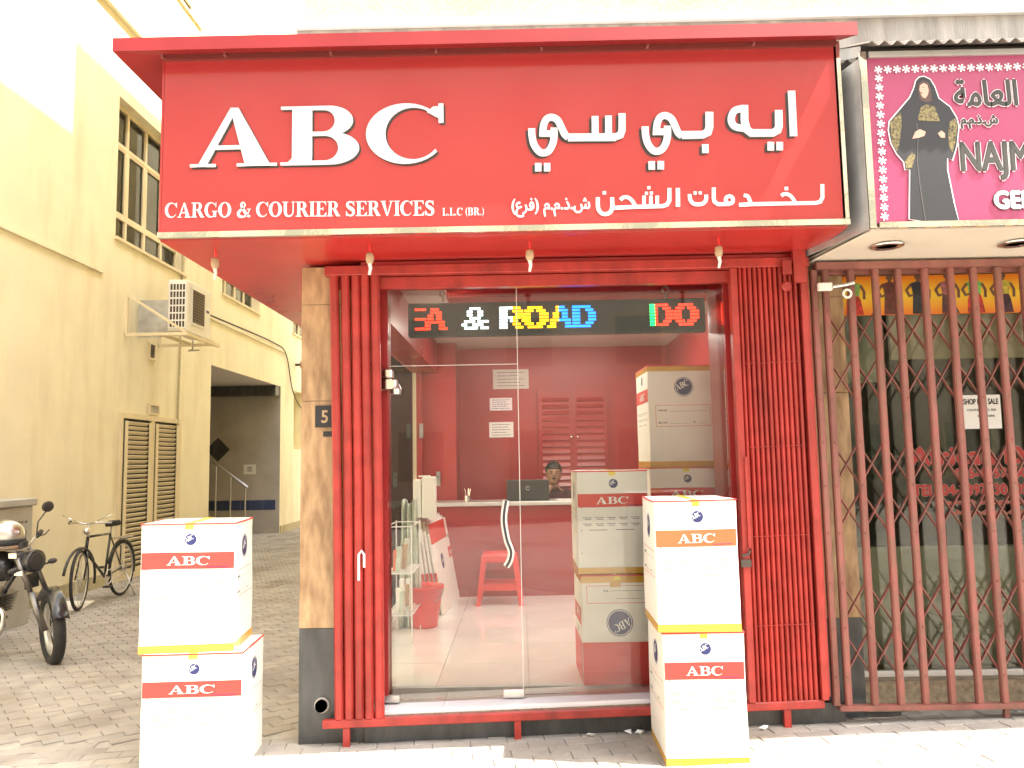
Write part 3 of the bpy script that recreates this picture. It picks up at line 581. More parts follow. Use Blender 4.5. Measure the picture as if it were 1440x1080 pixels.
# wardrobe doors in the back wall
lv = P('louvre_cupboard', MB().box(.2,.98,4.36,4.398,.9,2.29), 'frame_red')
s0 = None
for cx in (.4,.78):
    for i in range(17):
        z = 1.02+i*.072
        if s0 is None: s0 = MB().obox((0,0,0),(.3,.012,.06),(R(-25),0,0)).build('slat', 'frame_red', lv, loc=(cx,4.352,z))
        else: dup(s0, lv, (cx,4.352,z))
for x in (.57,.64): MB().sphere((x,4.33,1.75),.016,8).build('knob', 'chrome', lv, smooth=True)
for i in range(2): MB().box(.21+i*.39,.58+i*.39,4.352,4.359,.91,2.28).build('leaf', 'wall_red', lv)
for (x, z, m, lab) in ((.56,2.5,'ceil',None),): P('ceiling_fill_panel', MB().box(-.35,1.2,2.6,3.1,2.735,2.758), 'lamp_fill_glow')  # pale ceiling strip, made to glow to brighten the dark shop
P('ceiling_fill_panel', MB().box(-.1,1.2,1.3,1.6,2.735,2.758), 'lamp_fill_glow')  # extra glowing panel added nearer the front, only to light the interior
def notice(x0, x1, z0, z1, y, label, lines, m='print_white'):
    o = MB().box(-(x1-x0)/2,(x1-x0)/2,-.004,0,-(z1-z0)/2,(z1-z0)/2).build('paper_notice', m, loc=((x0+x1)/2,y,(z0+z1)/2)); tag(o, label, 'notice')
    b = MB(); w = x1-x0; pl = Plane((-w/2,-.004,0),(1,0,0),(0,0,1),(0,-1,0)); n = lines; hh = z1-z0
    nl = n*2+1
    for k in range(nl):
        x = w*.12; z = hh*(.34-k*.68/(nl-1))
        while x < w*(.86 if k % 2 == 0 else .7): d = random.uniform(.012,.034); rect(b, pl, x, z-.0035, min(x+d,w*.88), z+.0035); x += d+.007
    b.build('print', 'print_grey', o); return o
notice(-.29,.11,2.3,2.52,4.398,'pale framed licence sheet highest on the red back wall',2,'ceil')
notice(-.33,-.08,2.06,2.2,4.398,'faded pink paper below the framed sheet on the red back wall',2,'pink_white')
notice(-.34,-.07,1.76,1.93,4.398,'white paper with two printed lines lowest on the red back wall',2)
for i,(x,y,l) in enumerate(((-.5,.42,'round ceiling downlight above the left end of the red letter display'),(1.35,.42,'round ceiling downlight near the red gate bunch'))):
    t = thing('downlight', l, 'lamp', (x,y,IZ)); MB().lathe([(.06,-.001),(.06,-.012),(.045,-.012),(.045,-.002)],n=20).build('trim','chrome',t); MB().lathe([(.001,-.004),(.044,-.004)],n=16).build('lens','lamp_fill_glow',t)
P('door_lock', MB().box(-1.04,-1.0,3.77,3.79,1.75,1.9), 'steel'); P('door_lock', MB().box(-.88,-.84,3.885,3.899,1.25,1.4), 'steel')
# counter
ct = thing('counter', 'red reception counter with a steel edged top across the back of the shop', 'counter', (.2,3.6,FZ))
MB().box(-1.12,1.44,-.18,.2,0,.87).build('front_panel', 'wall_red', ct); MB().box(-1.14,1.45,-.22,.3,.872,.91).build('counter_top', 'alu', ct, bevel=.004)
# ================================================================= SHOP SIGN
sg = thing('shop_sign', 'wide red box sign with white ABC lettering in English and Arabic above the cargo shop', 'sign', (0,-.5,2.66))
def G(name, mb, m, par=sg, **k):
    o = mb.build(name, m, par, **k)
    if par is sg: o.location = (0,.5,-2.66)
    return o
X0, X1_, YF, ZB, ZT = -1.84, 1.7, -.5, 2.66, 3.645
G('face_panel', MB().box(X0+.015,X1_-.03,YF,YF+.02,ZB+.04,ZT), 'sign_red')
G('side_panel', MB().box(X0+.002,X0+.013,YF,4.3,ZB+.03,ZT), 'sign_red'); G('side_panel', MB().box(X1_-.012,X1_,YF+.022,-.0,ZB+.03,ZT), 'alu')
G('underside', MB().add([(X0,YF+.03,ZB),(X1_,YF+.03,ZB),(X1_,.3,ZB-.0),(-1.23,.3,ZB),(-1.23,4.3,ZB),(X0,4.3,ZB),(X0,YF+.03,ZB+.02),(X1_,YF+.03,ZB+.02),(X1_,.3,ZB+.02),(-1.23,.3,ZB+.02),(-1.23,4.3,ZB+.02),(X0,4.3,ZB+.02)],
   [(0,1,2,3),(0,3,4,5),(6,7,8,9),(6,9,10,11),(0,1,7,6),(1,2,8,7),(5,4,10,11),(0,5,11,6)]), 'awning_red')
G('header_strip', MB().box(-.9,1.66,.02,.088,2.6,2.655), 'awning_red')
G('bottom_trim', MB().box(X0,X1_,YF-.012,YF+.028,ZB+.006,ZB+.036), 'mirror_trim')
G('side_trim', MB().box(X1_-.022,X1_-.002,YF-.01,YF+.019,ZB+.04,ZT), 'mirror_trim')
# lip along the top, sloping upwards
def lip(): 
    a = MB(); z = ZT+.002
    a.add([(X0-.01,YF-.01,z),(X1_-.0,YF-.01,z),(X1_+.045,YF-.125,z-.035),(X0-.2,YF-.125,z-.035),
           (X0-.01,YF-.01,z+.035),(X1_-.0,YF-.01,z+.035),(X1_+.045,YF-.125,z+.035),(X0-.2,YF-.125,z+.035)],
          [(0,1,2,3),(7,6,5,4),(2,6,7,3),(1,5,6,2),(0,3,7,4)])
    a.add([(X0-.01,4.3,z),(X0-.2,4.3,z-.035),(X0-.2,4.3,z+.035),(X0-.01,4.3,z+.035)], [(0,1,2,3)])
    a.f += [(0,3,8+1,8+0),(3,7,8+2,8+1),(7,4,8+3,8+2)]
    return a
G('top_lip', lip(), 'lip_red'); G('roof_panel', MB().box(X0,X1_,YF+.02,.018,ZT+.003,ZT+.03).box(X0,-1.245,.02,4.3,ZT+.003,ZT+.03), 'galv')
G('top_strip', MB().box(X0+.01,X1_-.02,YF-.02,YF-.002,ZT-.03,ZT), 'strip_red')
for x in (-1.83,-1.5,-.95,-.4,.15,.7,1.25): G('bolt', MB().lathe([(.008,0),(.008,-.01)], (x,YF-.021,ZT-.014), 8, 'y'), 'chrome')
for (x0, x1, ch) in ((-1.679,-1.229,'A'),(-1.21,-.794,'B'),(-.768,-.352,'C')):
    pl = Plane((x0,YF,3.037),(1,0,0),(0,0,.315),(0,-1,0))
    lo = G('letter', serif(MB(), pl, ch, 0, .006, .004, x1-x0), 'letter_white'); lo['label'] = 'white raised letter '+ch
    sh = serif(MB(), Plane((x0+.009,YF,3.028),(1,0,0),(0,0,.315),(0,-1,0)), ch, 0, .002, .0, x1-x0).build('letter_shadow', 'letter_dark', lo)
a = MB(); serif(a, Plane((-1.806,YF,2.775),(1,0,-.012),(0,0,.079),(0,-1,0)), 'CARGO & COURIER SERVICES', .03, .002, 0, 1.39)
G('lettering', a, 'letter_white'); a = MB(); serif(a, Plane((-.377,YF,2.757),(1,0,-.01),(0,0,.04),(0,-1,0)), 'L.L.C (BR.)', .05, .002, 0, .215); G('lettering', a, 'letter_white')
pl = FRONT(YF); pd = Plane((-.013,YF,-.009),(1,0,0),(0,0,1),(0,-1,0))
for word in ((0,1,2,6,7,8,9,14,15),(3,4,5,10,16,17,18),(11,12,13,19,20)):
    a, b = MB(), MB()
    for i in word:
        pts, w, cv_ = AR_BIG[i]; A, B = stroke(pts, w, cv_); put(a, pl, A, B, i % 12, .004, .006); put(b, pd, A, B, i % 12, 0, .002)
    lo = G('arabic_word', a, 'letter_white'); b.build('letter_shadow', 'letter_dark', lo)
for word in (range(0, 9), range(9, 20)):
    a = MB()
    for i in word: pts, w, cv_ = AR_SMALL[i]; A, B = stroke(pts, w, cv_); put(a, pl, A, B, i % 12, 0, .002)
    G('arabic_word', a, 'letter_white')
a = MB()
sans(a, Plane((-.02,YF,2.775),(1,0,.008),(0,0,1),(0,-1,0)), '(\ufec9\ufeae\ufed3) \u0645.\u0645.\u0630.\u0634', .062, .4, .0022, .002)
G('arabic_word', a, 'letter_white')
# little lamps hanging from the underside
lamp_pos = ((-1.62,-.3,'leftmost hanging lamp holder, under the alley corner of the red sign'),(-.78,-.34,'hanging lamp holder above the bunched left gate bars'),(.07,-.34,'hanging lamp holder above the middle of the glass front'),(1.07,-.34,'hanging lamp holder above the right gate bunch'))
for x, y, l in lamp_pos:
    t = thing('hanging_lamp', l, 'lamp', (x,y,ZB-.001), group='lamp holders under the red sign')
    MB().tube([(0,0,0),(.004,0,-.05)], .006, 6).build('cord', 'plastic_red', t)
    MB().lathe([(.01,-.045),(.02,-.055),(.022,-.085),(.014,-.105)], n=12).build('holder', 'brown_panel' if False else 'kraft', t, smooth=True)
    MB().tube([(0,0,-.105),(.004,0,-.13),(-.003,0,-.165)], [.011,.009,.007], 8).build('bulb', 'white_plastic', t)
# number plate on the pillar
nbp = thing('number_plaque', 'dark square plaque numbered 5 on the tan granite pillar', 'plaque', (-1.1,.058,1.77))
MB().box(-.065,.065,-.012,0,-.062,.062).build('plate', 'dark', nbp)
sans(MB(), Plane((-.028,-.012,-.035),(1,0,0),(0,0,1),(0,-1,0)), '5', .07, .035, .002).build('lettering', 'kraft', nbp)
MB().box(-.02,.07,-.006,0,-.115,-.085).build('lower_plate', 'dark', nbp)

# ================================================================= RED FOLDING GATE
gl = thing('folding_gate', 'bright red folding gate bunched open at both sides of the shop front', 'gate', (-1,0,.1))
def K(name, mb, m='gate_red', **k):
    o = mb.build(name, m, gl, **k); o.location = (1,0,-.1); return o
zr = lambda x: .118+.026*x-.0
K('bottom_rail', sloped(-1.1,1.62,-.02,.02,zr(-1.1)-.02,zr(1.62)-.02,.045), bevel=.004)
K('top_rail', MB().box(-1.1,1.66,-.03,.03,2.57,2.625), bevel=.004); K('top_track', MB().box(-1.08,1.64,.031,.07,2.5,2.566))
for x in (-.97,-.04,1.42): K('foot', MB().box(x-.018,x+.018,-.012,.016,gz(x)-.01,zr(x)-.021))
for (xt, xb) in ((-1.05,-1.01),(-.985,-.955),(-.925,-.9),(-.872,-.845),(-.815,-.79)):
    zb = zr(xb)+.026
    prof = [(-.02,-.014),(.02,-.014),(.02,.014),(-.02,.014)]
    K('gate_bar', MB().loft([[(xt_+a, b, z) for a, b in [(-.025,.016),(-.025,-.008),(-.014,-.022),(.014,-.022),(.025,-.008),(.025,.016)]] for xt_, z in ((xb,zb),((xt+xb)/2+.004,1.4),(xt,2.569))]))
for i in range(6):
    z = .4+i*.37
    K('cross_strap', MB().bar((-1.0,.022,z),(-.82,.022,z+.2),.022,.006)); K('cross_strap', MB().bar((-1.0,.03,z+.2),(-.82,.03,z),.022,.006))
K('lock_bar', MB().tube([(-.9,-.03,.86),(-.9,-.03,1.0),(-.885,-.03,1.02),(-.87,-.03,1.0),(-.87,-.03,.93)], .007, 8), 'pink_white')
# right bunch
zb = lambda x: zr(x)+.026
for i in range(12):
    x = 1.268+i*.0285
    K('gate_bar', MB().loft([[(x+a, b, z) for a, b in [(-.013,.03),(-.0135,.004),(-.010,-.012),(-.004,-.019),(.003,-.019),(.009,-.012),(.0125,.004),(.012,.03)]] for z in (zb(x),2.569)]))
K('end_bar', MB().box(1.21,1.25,-.03,.03,zb(1.2),2.569), bevel=.004); K('end_bar', MB().box(1.604,1.64,-.035,.03,zb(1.6),2.569), bevel=.004)
K('backing_strip', MB().box(1.25,1.604,.034,.06,.2,2.5), 'frame_red')
for z in (2.02,1.55,1.06,.58):
    K('rivet_row', MB().bar((1.262,-.022,z),(1.59,-.022,z+.008),.005,.003))
K('jamb_plate', MB().box(1.642,1.656,-.01,.1,.2,2.655)); K('lock', MB().box(1.195,1.25,-.05,-.031,.9,.94), 'grill_dark'); K('hasp', MB().tube([(1.2,-.05,.96),(1.235,-.055,.97),(1.245,-.05,.99)], .008, 6), 'grill_dark')
K('pulley_box', MB().box(1.56,1.63,-.06,-.031,2.47,2.66).box(1.5,1.55,-.055,-.031,2.52,2.6)); K('pulley', MB().lathe([(.022,0),(.03,.01),(.022,.02)],(1.515,-.07,2.45),14,'y')); K('end_pull', MB().box(1.24,1.256,-.045,-.031,1.0,1.5))
MB()

# ================================================================= LED DISPLAY
led = thing('led_display', 'black moving message display hanging behind the glass, reading EA & ROAD DO in coloured lights', 'display', (.245,.5,2.29))
MB().box(-.94,.94,0,.06,0,.215).build('housing', 'black_plastic', led, bevel=.004); MB().box(-.92,.92,-.004,-.001,.012,.203).build('screen', 'dark', led)
for nm, c, e in (('led_red',(1,.03,.01),1),('led_white',(.75,1,.95),1),('led_yellow',(1,.5,.0),1),('led_blue',(0,.2,1),1),('led_green',(0,.8,.15),1)):
    mat(nm, c, .5, emit=.9)
BM = {'E':['####','#...','#...','###.','#...','#...','####'],'A':['..##..','..##..','.#..#.','.#..#.','.####.','#....#','#....#'],
 'A2':['...###...','...####..','..##.##..','..##.##..','.#######.','.##...##.','###...###'],
 '&':['...####...','..##..##..','..##..##..','...####...','.####.####','##..####..','.#####.###'],
 'R':['########.','###..####','###...###','########.','###.###..','###..###.','###...###'],
 'O':['..#####..','.###.###.','###...###','###...###','###...###','.###.###.','..#####..'],
 'D':['#######..','###..###.','###...###','###...###','###...###','###..###.','#######..'],'E2':['###','...','...','###','...','...','###']}
def col_at(ch, x, i):
    return {0:'red',1:'red',2:'white',3:'white' if x < .5 else 'yellow',4:'yellow',5:'yellow' if x < .38 else 'blue',6:'blue',7:'green' if x < .12 else 'red',8:'red'}[i]
place = [('E2',-.895,.07),('A2',-.85,.16),('&',-.6,.17),('R',-.36,.15),('O',-.22,.17),('A2',-.06,.17),('D',.1,.15),('D',.59,.15),('O',.735,.165)]
lm = {}
for i, (g, x0, w) in enumerate(place):
    rows = BM[g]; n = max(len(r) for r in rows); pw = w/n; ph = .145/7
    for rI, row in enumerate(rows):
        z = .18-rI*ph
        for cI, ch in enumerate(row):
            if ch == '#': lm.setdefault(col_at(g, cI/n, i), MB()).box(x0+cI*pw, x0+(cI+1)*pw-.0005, -.008, -.0045, z-ph*.68, z)
for k, mbx in lm.items(): o = stuff(mbx.build('lit_text', 'led_'+k, led)); o['label'] = k+' lit dots'
for x in (-.72,.7):
    for k in range(5): MB().torus((x,.03,.235+k*.045),.02,.005,'y' if k % 2 else 'x',12,6).build('chain_link', 'steel', led)

# ================================================================= CARTONS
def carton(label, loc, rz, w, d, h, front='A', left='B', right='B', flip=False, band='print_red', tapes=True, group=None, tape_m='tape', lean=None, name='cardboard_box'):
    t = thing(name, label, 'cardboard box', loc, lean or (0,0,rz), group)
    b = MB(); n = 5
    b.box(0,w,0,d,0,h).build('carton', 'carton_white', t, bevel=.004)
    if flip:
        pf = Plane((w,0,h),(-1,0,0),(0,0,-1),(0,-1,0)); plf = Plane((0,0,h),(0,1,0),(0,0,-1),(-1,0,0)); prt = Plane((w,d,h),(0,-1,0),(0,0,-1),(1,0,0))
    else:
        pf = Plane((0,0,0),(1,0,0),(0,0,1),(0,-1,0)); plf = Plane((0,d,0),(0,-1,0),(0,0,1),(-1,0,0)); prt = Plane((w,0,0),(0,1,0),(0,0,1),(1,0,0))
    for pl, st, W in ((pf,front,w),(plf,left,d),(prt,right,d)):
        if st is None: continue
        gm, wm_, nm, rm, om = MB(), MB(), MB(), MB(), MB()
        if st == 'A':
            rect(rm, pl, .004, h*.645, W-.004, h*.775); serif(wm_, pl.sub(W*.27, h*.675, h*.068), 'ABC', .02, .0018, 0, W*.46/(h*.068))
            disc(wm_, pl, W*.52, h*.875, h*.052, .001); disc(nm, pl, W*.52, h*.875, h*.045, .0016); serif(wm_, pl.sub(W*.52-h*.034, h*.852, h*.034, R(28)), 'ABC', .02, .0022, 0, 2.1)
            for r_ in range(3):
                for c_ in range(5 if r_ < 2 else 2):
                    x = W*(.08+.17*c_ if r_ < 2 else .16+.38*c_); ln = W*(.125 if r_ < 2 else .26)
                    rect(gm, pl, x, h*(.54-.06*r_), x+ln, h*(.543-.06*r_)+.0015)
                    if r_ < 2: rect(gm, pl, x+ln*.2, h*(.524-.06*r_), x+ln*random.uniform(.8,1), h*(.527-.06*r_)+.0012)
            rect(om, pl, W*.7, h*.658, W*.93, h*.664, .002)
            for k in range(3): disc(gm, pl, W*.06, h*(.2+.22*k), .003)
        elif st == 'B':
            s_ = 1.45
            disc(nm, pl, W*.52, h*.79, h*.083, .0012); rg = ring((W*.52,h*.79,h*.096,h*.096),(W*.52,h*.79,h*.09,h*.09),0,360,30); put(nm, pl, *rg)
            serif(wm_, pl.sub(W*.52-h*.066, h*.752, h*.06, R(25)), 'ABC', .02, .0018, 0, 2.25)
            x0, x1, z0, z1 = W*.1, W*.9, h*.4, h*.61
            for (a_, b_, c_, d_) in ((x0,z0,x1,z0+.0025),(x0,z1-.0025,x1,z1),(x0,z0+.003,x0+.0025,z1-.003),(x1-.0025,z0+.003,x1,z1-.003)): rect(rm, pl, a_, b_, c_, d_)
            sans(gm, pl.sub(x0+W*.04, h*.55, 1), 'AWB NO.', .011, .06, .0006, .0012); sans(gm, pl.sub(x0+W*.04, h*.43, 1), 'BILL NO.', .011, .06, .0006, .0012)
            rect(gm, pl, x0+W*.2, h*.548, x1-W*.06, h*.55); rect(gm, pl, x0+W*.2, h*.428, x0+W*.5, h*.43); rect(gm, pl, x0+W*.6, h*.428, x1-W*.06, h*.43); sans(gm, pl.sub(x0+W*.53, h*.43, 1), 'TO', .011, .02, .0006, .0012)
        elif st == 'R':       # flipped carton: red flap end, round logo, form
            rect(rm, pl, .002, h*.6 if False else h*.62, W-.002, h-.002)
        for m_, nme, mt in ((rm,'red_band' if st == 'A' else 'form_frame',band),(nm,'round_logo','print_navy'),(wm_,'lettering','print_white'),(gm,'small_print','print_grey'),(om,'code_print','print_navy')):
            if m_.v: m_.build(nme, mt, t)
    if tapes:
        tm = MB(); e = .0012
        hb = h*.06
        tm.box(-e,w+e,-e,d+e,-.0002,hb) if tapes != 'top' else None
        if tapes in ('both','top'): tm.box(-e,w+e,-e,d+e,h-h*.055,h+e)
        tm.build('packing_tape', tape_m, t)
    MB().box(w*.46,w*.55,-.002,-.0003,h*.955,h*1.0).box(w*.46,w*.55,-.002,d,h+.0015,h+.0025).build('tape_tab', 'tape_yellow' if not tapes == 'both' else 'tape', t)
    MB().box(-.003,w+.003,-.003,.004,h-.006,h+.0012).box(-.003,.004,.004,d,h-.006,h+.0012).box(w-.004,w+.003,.004,d,h-.006,h+.0012).build('red_rim', 'print_red', t)
    return t
gL, gR = gz(-1.7), .012
carton('white cargo carton at the bottom of the stack left of the shop', (-1.93,-.36,gL+.0), R(4), .5,.42,.6, 'A','B','B', tapes=False, group='cargo cartons with ABC print')
carton('white cargo carton on top of the stack left of the shop', (-1.955,-.35,gL+.603), R(6), .47,.4,.65, 'A','B','B', band='print_red', group='cargo cartons with ABC print', tape_m='tape_yellow' if False else 'tape')
carton('sunlit white carton with yellow bottom tape, lower one outside the right gate', (.68,-.47,gR+.005), R(0), .4,.45,.63, 'A','B','A', group='cargo cartons with ABC print')
carton('sunlit white carton with orange band, upper one outside the right gate', (.66,-.475,gR+.638), R(-1), .405,.45,.64, 'A','B','A', band='print_orange', group='cargo cartons with ABC print')
# inside
c = carton('upside down carton with red end behind the glass, below the shaded ABC carton', (.345,.3,FZ), R(1), .42,.5,.63, None,None,None, tapes=False, group='cargo cartons with ABC print')
pl = Plane((.42,0,.63),(-1,0,0),(0,0,-1),(0,-1,0)); p2 = Plane((0,0,.63),(0,1,0),(0,0,-1),(-1,0,0))
a = MB(); rect(a, pl, .002,.385,.418,.628); rect(a, p2, .002,.385,.498,.628); rect(a, p2, .05,.2,.45,.3); a.build('red_band', 'print_red', c)
a = MB(); disc(a, pl, .2,.275,.068,.0012); put(a, pl, *ring((.2,.275,.078,.078),(.2,.275,.073,.073),0,360,28)); disc(a, p2, .25,.35,.02,.0014); a.build('round_logo', 'print_navy', c)
a = MB(); serif(a, pl.sub(.145,.245,.046,R(25)), 'ABC', .02, .0018, 0, 2.4); serif(a, p2.sub(.13,.22,.05), 'ABC', .02, .0018, 0, 4.4); a.build('lettering', 'print_white', c)
a = MB()
for (b0,b1,c0,c1) in ((.04,.16,.39,.163),(.04,.06,.39,.063),(.04,.063,.043,.16),(.387,.063,.39,.16)): rect(a, pl, b0,b1,c0,c1)
a.build('form_frame', 'print_red', c); a = MB(); rect(a, pl, .06,.09,.25,.092); rect(a, pl, .06,.135,.22,.137); sans(a, pl.sub(.26,.085,1),'TO',.012,.03,.0006); a.build('small_print', 'print_grey', c)
MB().box(-.0012,.4212,-.0012,.5012,.585,.6325).build('packing_tape', 'tape', c)
MB().box(.17,.23,-.003,-.0013,.56,.6).build('tape_tab', 'tape', c)
carton('shaded white carton with red ABC band and red rim behind the glass', (.33,.29,FZ+.64), R(0), .42,.5,.6, 'A','B','A', group='cargo cartons with ABC print')
carton('tall orange taped carton with large round logo, highest in the shop', (.875,.92,1.437), R(1), .47,.47,.69, 'B','A','B', tapes='both', group='cargo cartons with ABC print')
carton('carton with small round logo and red ABC band under the tall orange taped carton', (.865,.9,.84), R(0), .485,.5,.594, 'A','B','A', tapes=False, group='cargo cartons with ABC print')
carton('lowest carton of the rear stack inside the shop, mostly hidden', (.86,.89,FZ), R(0), .49,.5,.648, 'A','B','A', tapes=False, group='cargo cartons with ABC print')

for i, o in enumerate([o for o in COL.objects if o.get('category') == 'cardboard box']): warp(o, .0045 if i < 4 else .003, 3.0, i)
# ================================================================= THINGS INSIDE
# bucket
bk = thing('bucket', 'red plastic bucket standing on the white floor at the left of the shop', 'bucket', (-.79,2.05,FZ))
MB().lathe([(.1,0),(.104,.01),(.148,.3),(.156,.3),(.158,.325),(.15,.325),(.142,.29),(.098,.015),(.001,.012)], n=32).build('body', 'plastic_red', bk, smooth=True)
MB().torus((0,0,.012),.103,.005,'z',28,6).build('foot_ring', 'plastic_red', bk)
hd = [(.155*math.cos(a), -.155*math.sin(a)*.62-.02*math.sin(a), .3-.155*math.sin(a)*.75) for a in [math.pi*k/14 for k in range(15)]]
MB().tube(hd, .0035, 6).build('handle', 'steel', bk)
# stool
st = thing('stool', 'red plastic stool in front of the counter', 'stool', (-.21,3.1,FZ))
MB().box(-.15,.15,-.13,.13,.435,.46).box(-.155,.155,-.135,-.125,.38,.445).box(-.155,.155,.125,.135,.38,.445).box(-.155,-.145,-.125,.125,.38,.445).box(.145,.155,-.125,.125,.38,.445).build('seat', 'plastic_red', st, bevel=.006)
for sx in (-1,1):
    for sy in (-1,1):
        def sec(z, k, w): return [(sx*k+a*w, sy*(k-.015)+b*w, z) for a, b in ((-1,-1),(1,-1),(1,1),(-1,1))]
        MB().loft([sec(0,.195,.022), sec(.02,.193,.02), sec(.44,.14,.024)]).build('leg', 'plastic_red', st)
MB().box(-.16,.16,-.165,-.155,.13,.19).build('rung', 'plastic_red', st); MB().box(-.16,.16,.155,.165,.13,.19).build('rung', 'plastic_red', st)
MB().box(-.175,-.165,-.15,.15,.13,.19).build('rung', 'plastic_red', st); MB().box(.165,.175,-.15,.15,.13,.19).build('rung', 'plastic_red', st)
# leaning stacks at the side glass
fb = thing('foam_case', 'white foam box standing upright on top of the flattened cartons', 'foam box', (-.83,2.45,1.02), (0,0,R(4)))
MB().box(-.1,-.03,-.0,.34,0,.33).build('half', 'foam', fb, bevel=.008); MB().box(-.025,.09,-.01,.35,0,.35).build('half', 'foam', fb, bevel=.008); MB().box(-.06,.04,.1,.26,.351,.362).build('strap', 'foam', fb)
pc = 0
for i in range(5):
    t = thing('flattened_carton', ['second flattened carton leaning on its left neighbour','flattened carton leaning nearest the bucket, red end with round logo up','flattened carton hidden behind the logo carton','flattened carton at the back of the leaning bundle','flattened carton against the side glass'][(i+1) % 5], 'flattened box', (-.86+.04*i,2.42+.02*i,FZ), (0,-R(6+1.0*i),R(-4)), group='flattened cartons leaning by the side glass')
    MB().box(0,.022,0,1.05,0,.86-.02*i).build('board', 'carton_white' if i != 4 else 'carton_white', t)
    pl = Plane((0,0,0),(1,0,0),(0,0,1),(0,-1,0)); MB().box(-.001,.023,-.001,.0,.25,.36).build('red_band', 'print_red', t)
    MB().box(.0005,.0215,-.0015,.05,.78-.02*i,.861-.02*i).build('edge', 'kraft', t)
    if i == 4:
        pr_ = Plane((.022,0,0),(0,1,0),(0,0,1),(1,0,0)); a = MB(); rect(a, pr_, .002,.6,.8,.775); rect(a, pr_, .75,.4,1.04,.5); a.build('red_end', 'print_red', t)
        a = MB(); disc(a, pr_, .38,.42,.07); disc(a, pr_, .88,.6,.02); a.build('round_logo', 'print_navy', t)
        a = MB(); serif(a, pr_.sub(.8,.425,.045), 'ABC', .02,.0018,0,3.6); serif(a, pr_.sub(.34,.405,.035), 'ABC', .02,.0018,0,2.4); a.build('lettering', 'print_white', t)
# draped plastic and hanging wraps at left
def drape(label, x, y, w, h, m, seed, name='plastic_wrap'):
    random.seed(seed); n, k = 26, 8; V = []
    for j in range(k+1):
        z = h*(1-j/k)
        for i in range(n+1):
            u = i/n; sp = 1+.55*j/k
            V.append((x+(u-.5)*w*sp, y+.035*math.sin(u*18+seed)+.02*math.sin(u*41+j*.7)+.02*j/k, FZ+z+ (0.02*math.sin(u*9) if j == 0 else 0)))
    b = MB().add(V, [(j*(n+1)+i, j*(n+1)+i+1, (j+1)*(n+1)+i+1, (j+1)*(n+1)+i) for j in range(k) for i in range(n)])
    o = b.build(name, m, smooth=True); tag(o, label, 'plastic sheet')
    md = o.modifiers.new('s','SOLIDIFY'); md.thickness = .004; return o
drape('pale green plastic sheet bunched beside the flattened cartons', -.9, 2.0, .12, 1.0, 'poly', 3)
rk = thing('wire_rack', 'white wire display rack with small packets behind the left gate', 'rack', (-.93,1.45,FZ))
for x in (-.07,.12):
    for y in (0,.5): MB().tube([(x,y,0),(x,y,.85)], .006, 6).build('upright', 'white_paint', rk)
for z in (.2,.5,.84):
    MB().tube([(-.07,0,z),(.12,0,z),(.12,.5,z),(-.07,.5,z)], .005, 6, closed=True).build('shelf_rim', 'white_paint', rk)
for z in (.2,.5):
    a = MB()
    for k in range(9): a.tube([(-.07,k*.06,z),(.12,k*.06,z)], .003, 5)
    a.build('shelf_wires', 'white_paint', rk)
random.seed(11)
for k in range(10):
    o = MB().box(0,.03,0,.07,0,random.uniform(.14,.24)).build('packet', random.choice(('print_white','kraft','print_orange','poly')), loc=(-.98+random.uniform(0,.1),1.47+.045*k,FZ+(.206 if k % 2 else .506)), rot=(0,R(random.uniform(-6,6)),0))
    tag(o, 'small packet on the white wire rack', 'packet', 'packets on the wire rack')
# laptop / monitor on the counter
mo = thing('monitor', 'black laptop with round emblem open on the counter in front of the seated man', 'laptop', (.07,3.5,FZ+.911))
MB().box(-.21,.21,-.02,.22,0,.02).build('keyboard_base', 'black_plastic', mo); MB().obox((0,-.03,.11),(.42,.014,.2),(R(6),0,0)).build('screen_lid', 'black_plastic', mo, bevel=.004)
MB().torus((.0,-.045,.125),.018,.003,'y',20,6).build('emblem', 'steel', mo)
pn = thing('pen_holder', 'small cluster of bright pens standing on the left of the counter', 'pen holder', (-.53,3.5,FZ+.911))
MB().lathe([(.03,0),(.032,.06),(.028,.06),(.026,.005)], n=14).build('cup', 'steel', pn)
for k in range(5): MB().tube([(.01*math.cos(k*1.3),.01*math.sin(k*1.3),.01),(.03*math.cos(k*1.3),.03*math.sin(k*1.3),.13)], .005, 6).build('pen', 'chrome', pn)
# ---- seated man
def skinned(name, joints, edges, m, parent, root=0, sub=2):
    me = bpy.data.meshes.new(name); me.from_pydata([j[:3] for j in joints], edges, []); o = bpy.data.objects.new('tmp', me); COL.objects.link(o)
    o.modifiers.new('skin','SKIN'); 
    for i, j in enumerate(joints):
        s = me.skin_vertices[0].data[i]; r = j[3]; s.radius = r if isinstance(r, tuple) else (r, r)
    me.skin_vertices[0].data[root].use_root = True
    ss = o.modifiers.new('ss','SUBSURF'); ss.levels = sub; ss.render_levels = sub
    bpy.context.view_layer.update(); em = bpy.data.meshes.new_from_object(o.evaluated_get(bpy.context.evaluated_depsgraph_get()))
    bpy.data.objects.remove(o); em.materials.clear(); em.materials.append(M(m)); em.shade_smooth()
    r = bpy.data.objects.new(name, em); COL.objects.link(r); r.parent = parent; return r
for x, a in ((.45,8),(.9,-14)): tag(MB().obox((0,0,.004),(.21,.29,.006),(0,0,R(a))).build('paper_stack', 'print_white', loc=(x,3.55,FZ+.911)), 'thin stack of white papers lying %s on the counter' % ('beside the laptop' if x < .6 else 'at the right end'), 'papers')
mn = thing('person', 'dark haired man sitting behind the counter resting his hand on his chin', 'person', (.35,4.02,FZ))
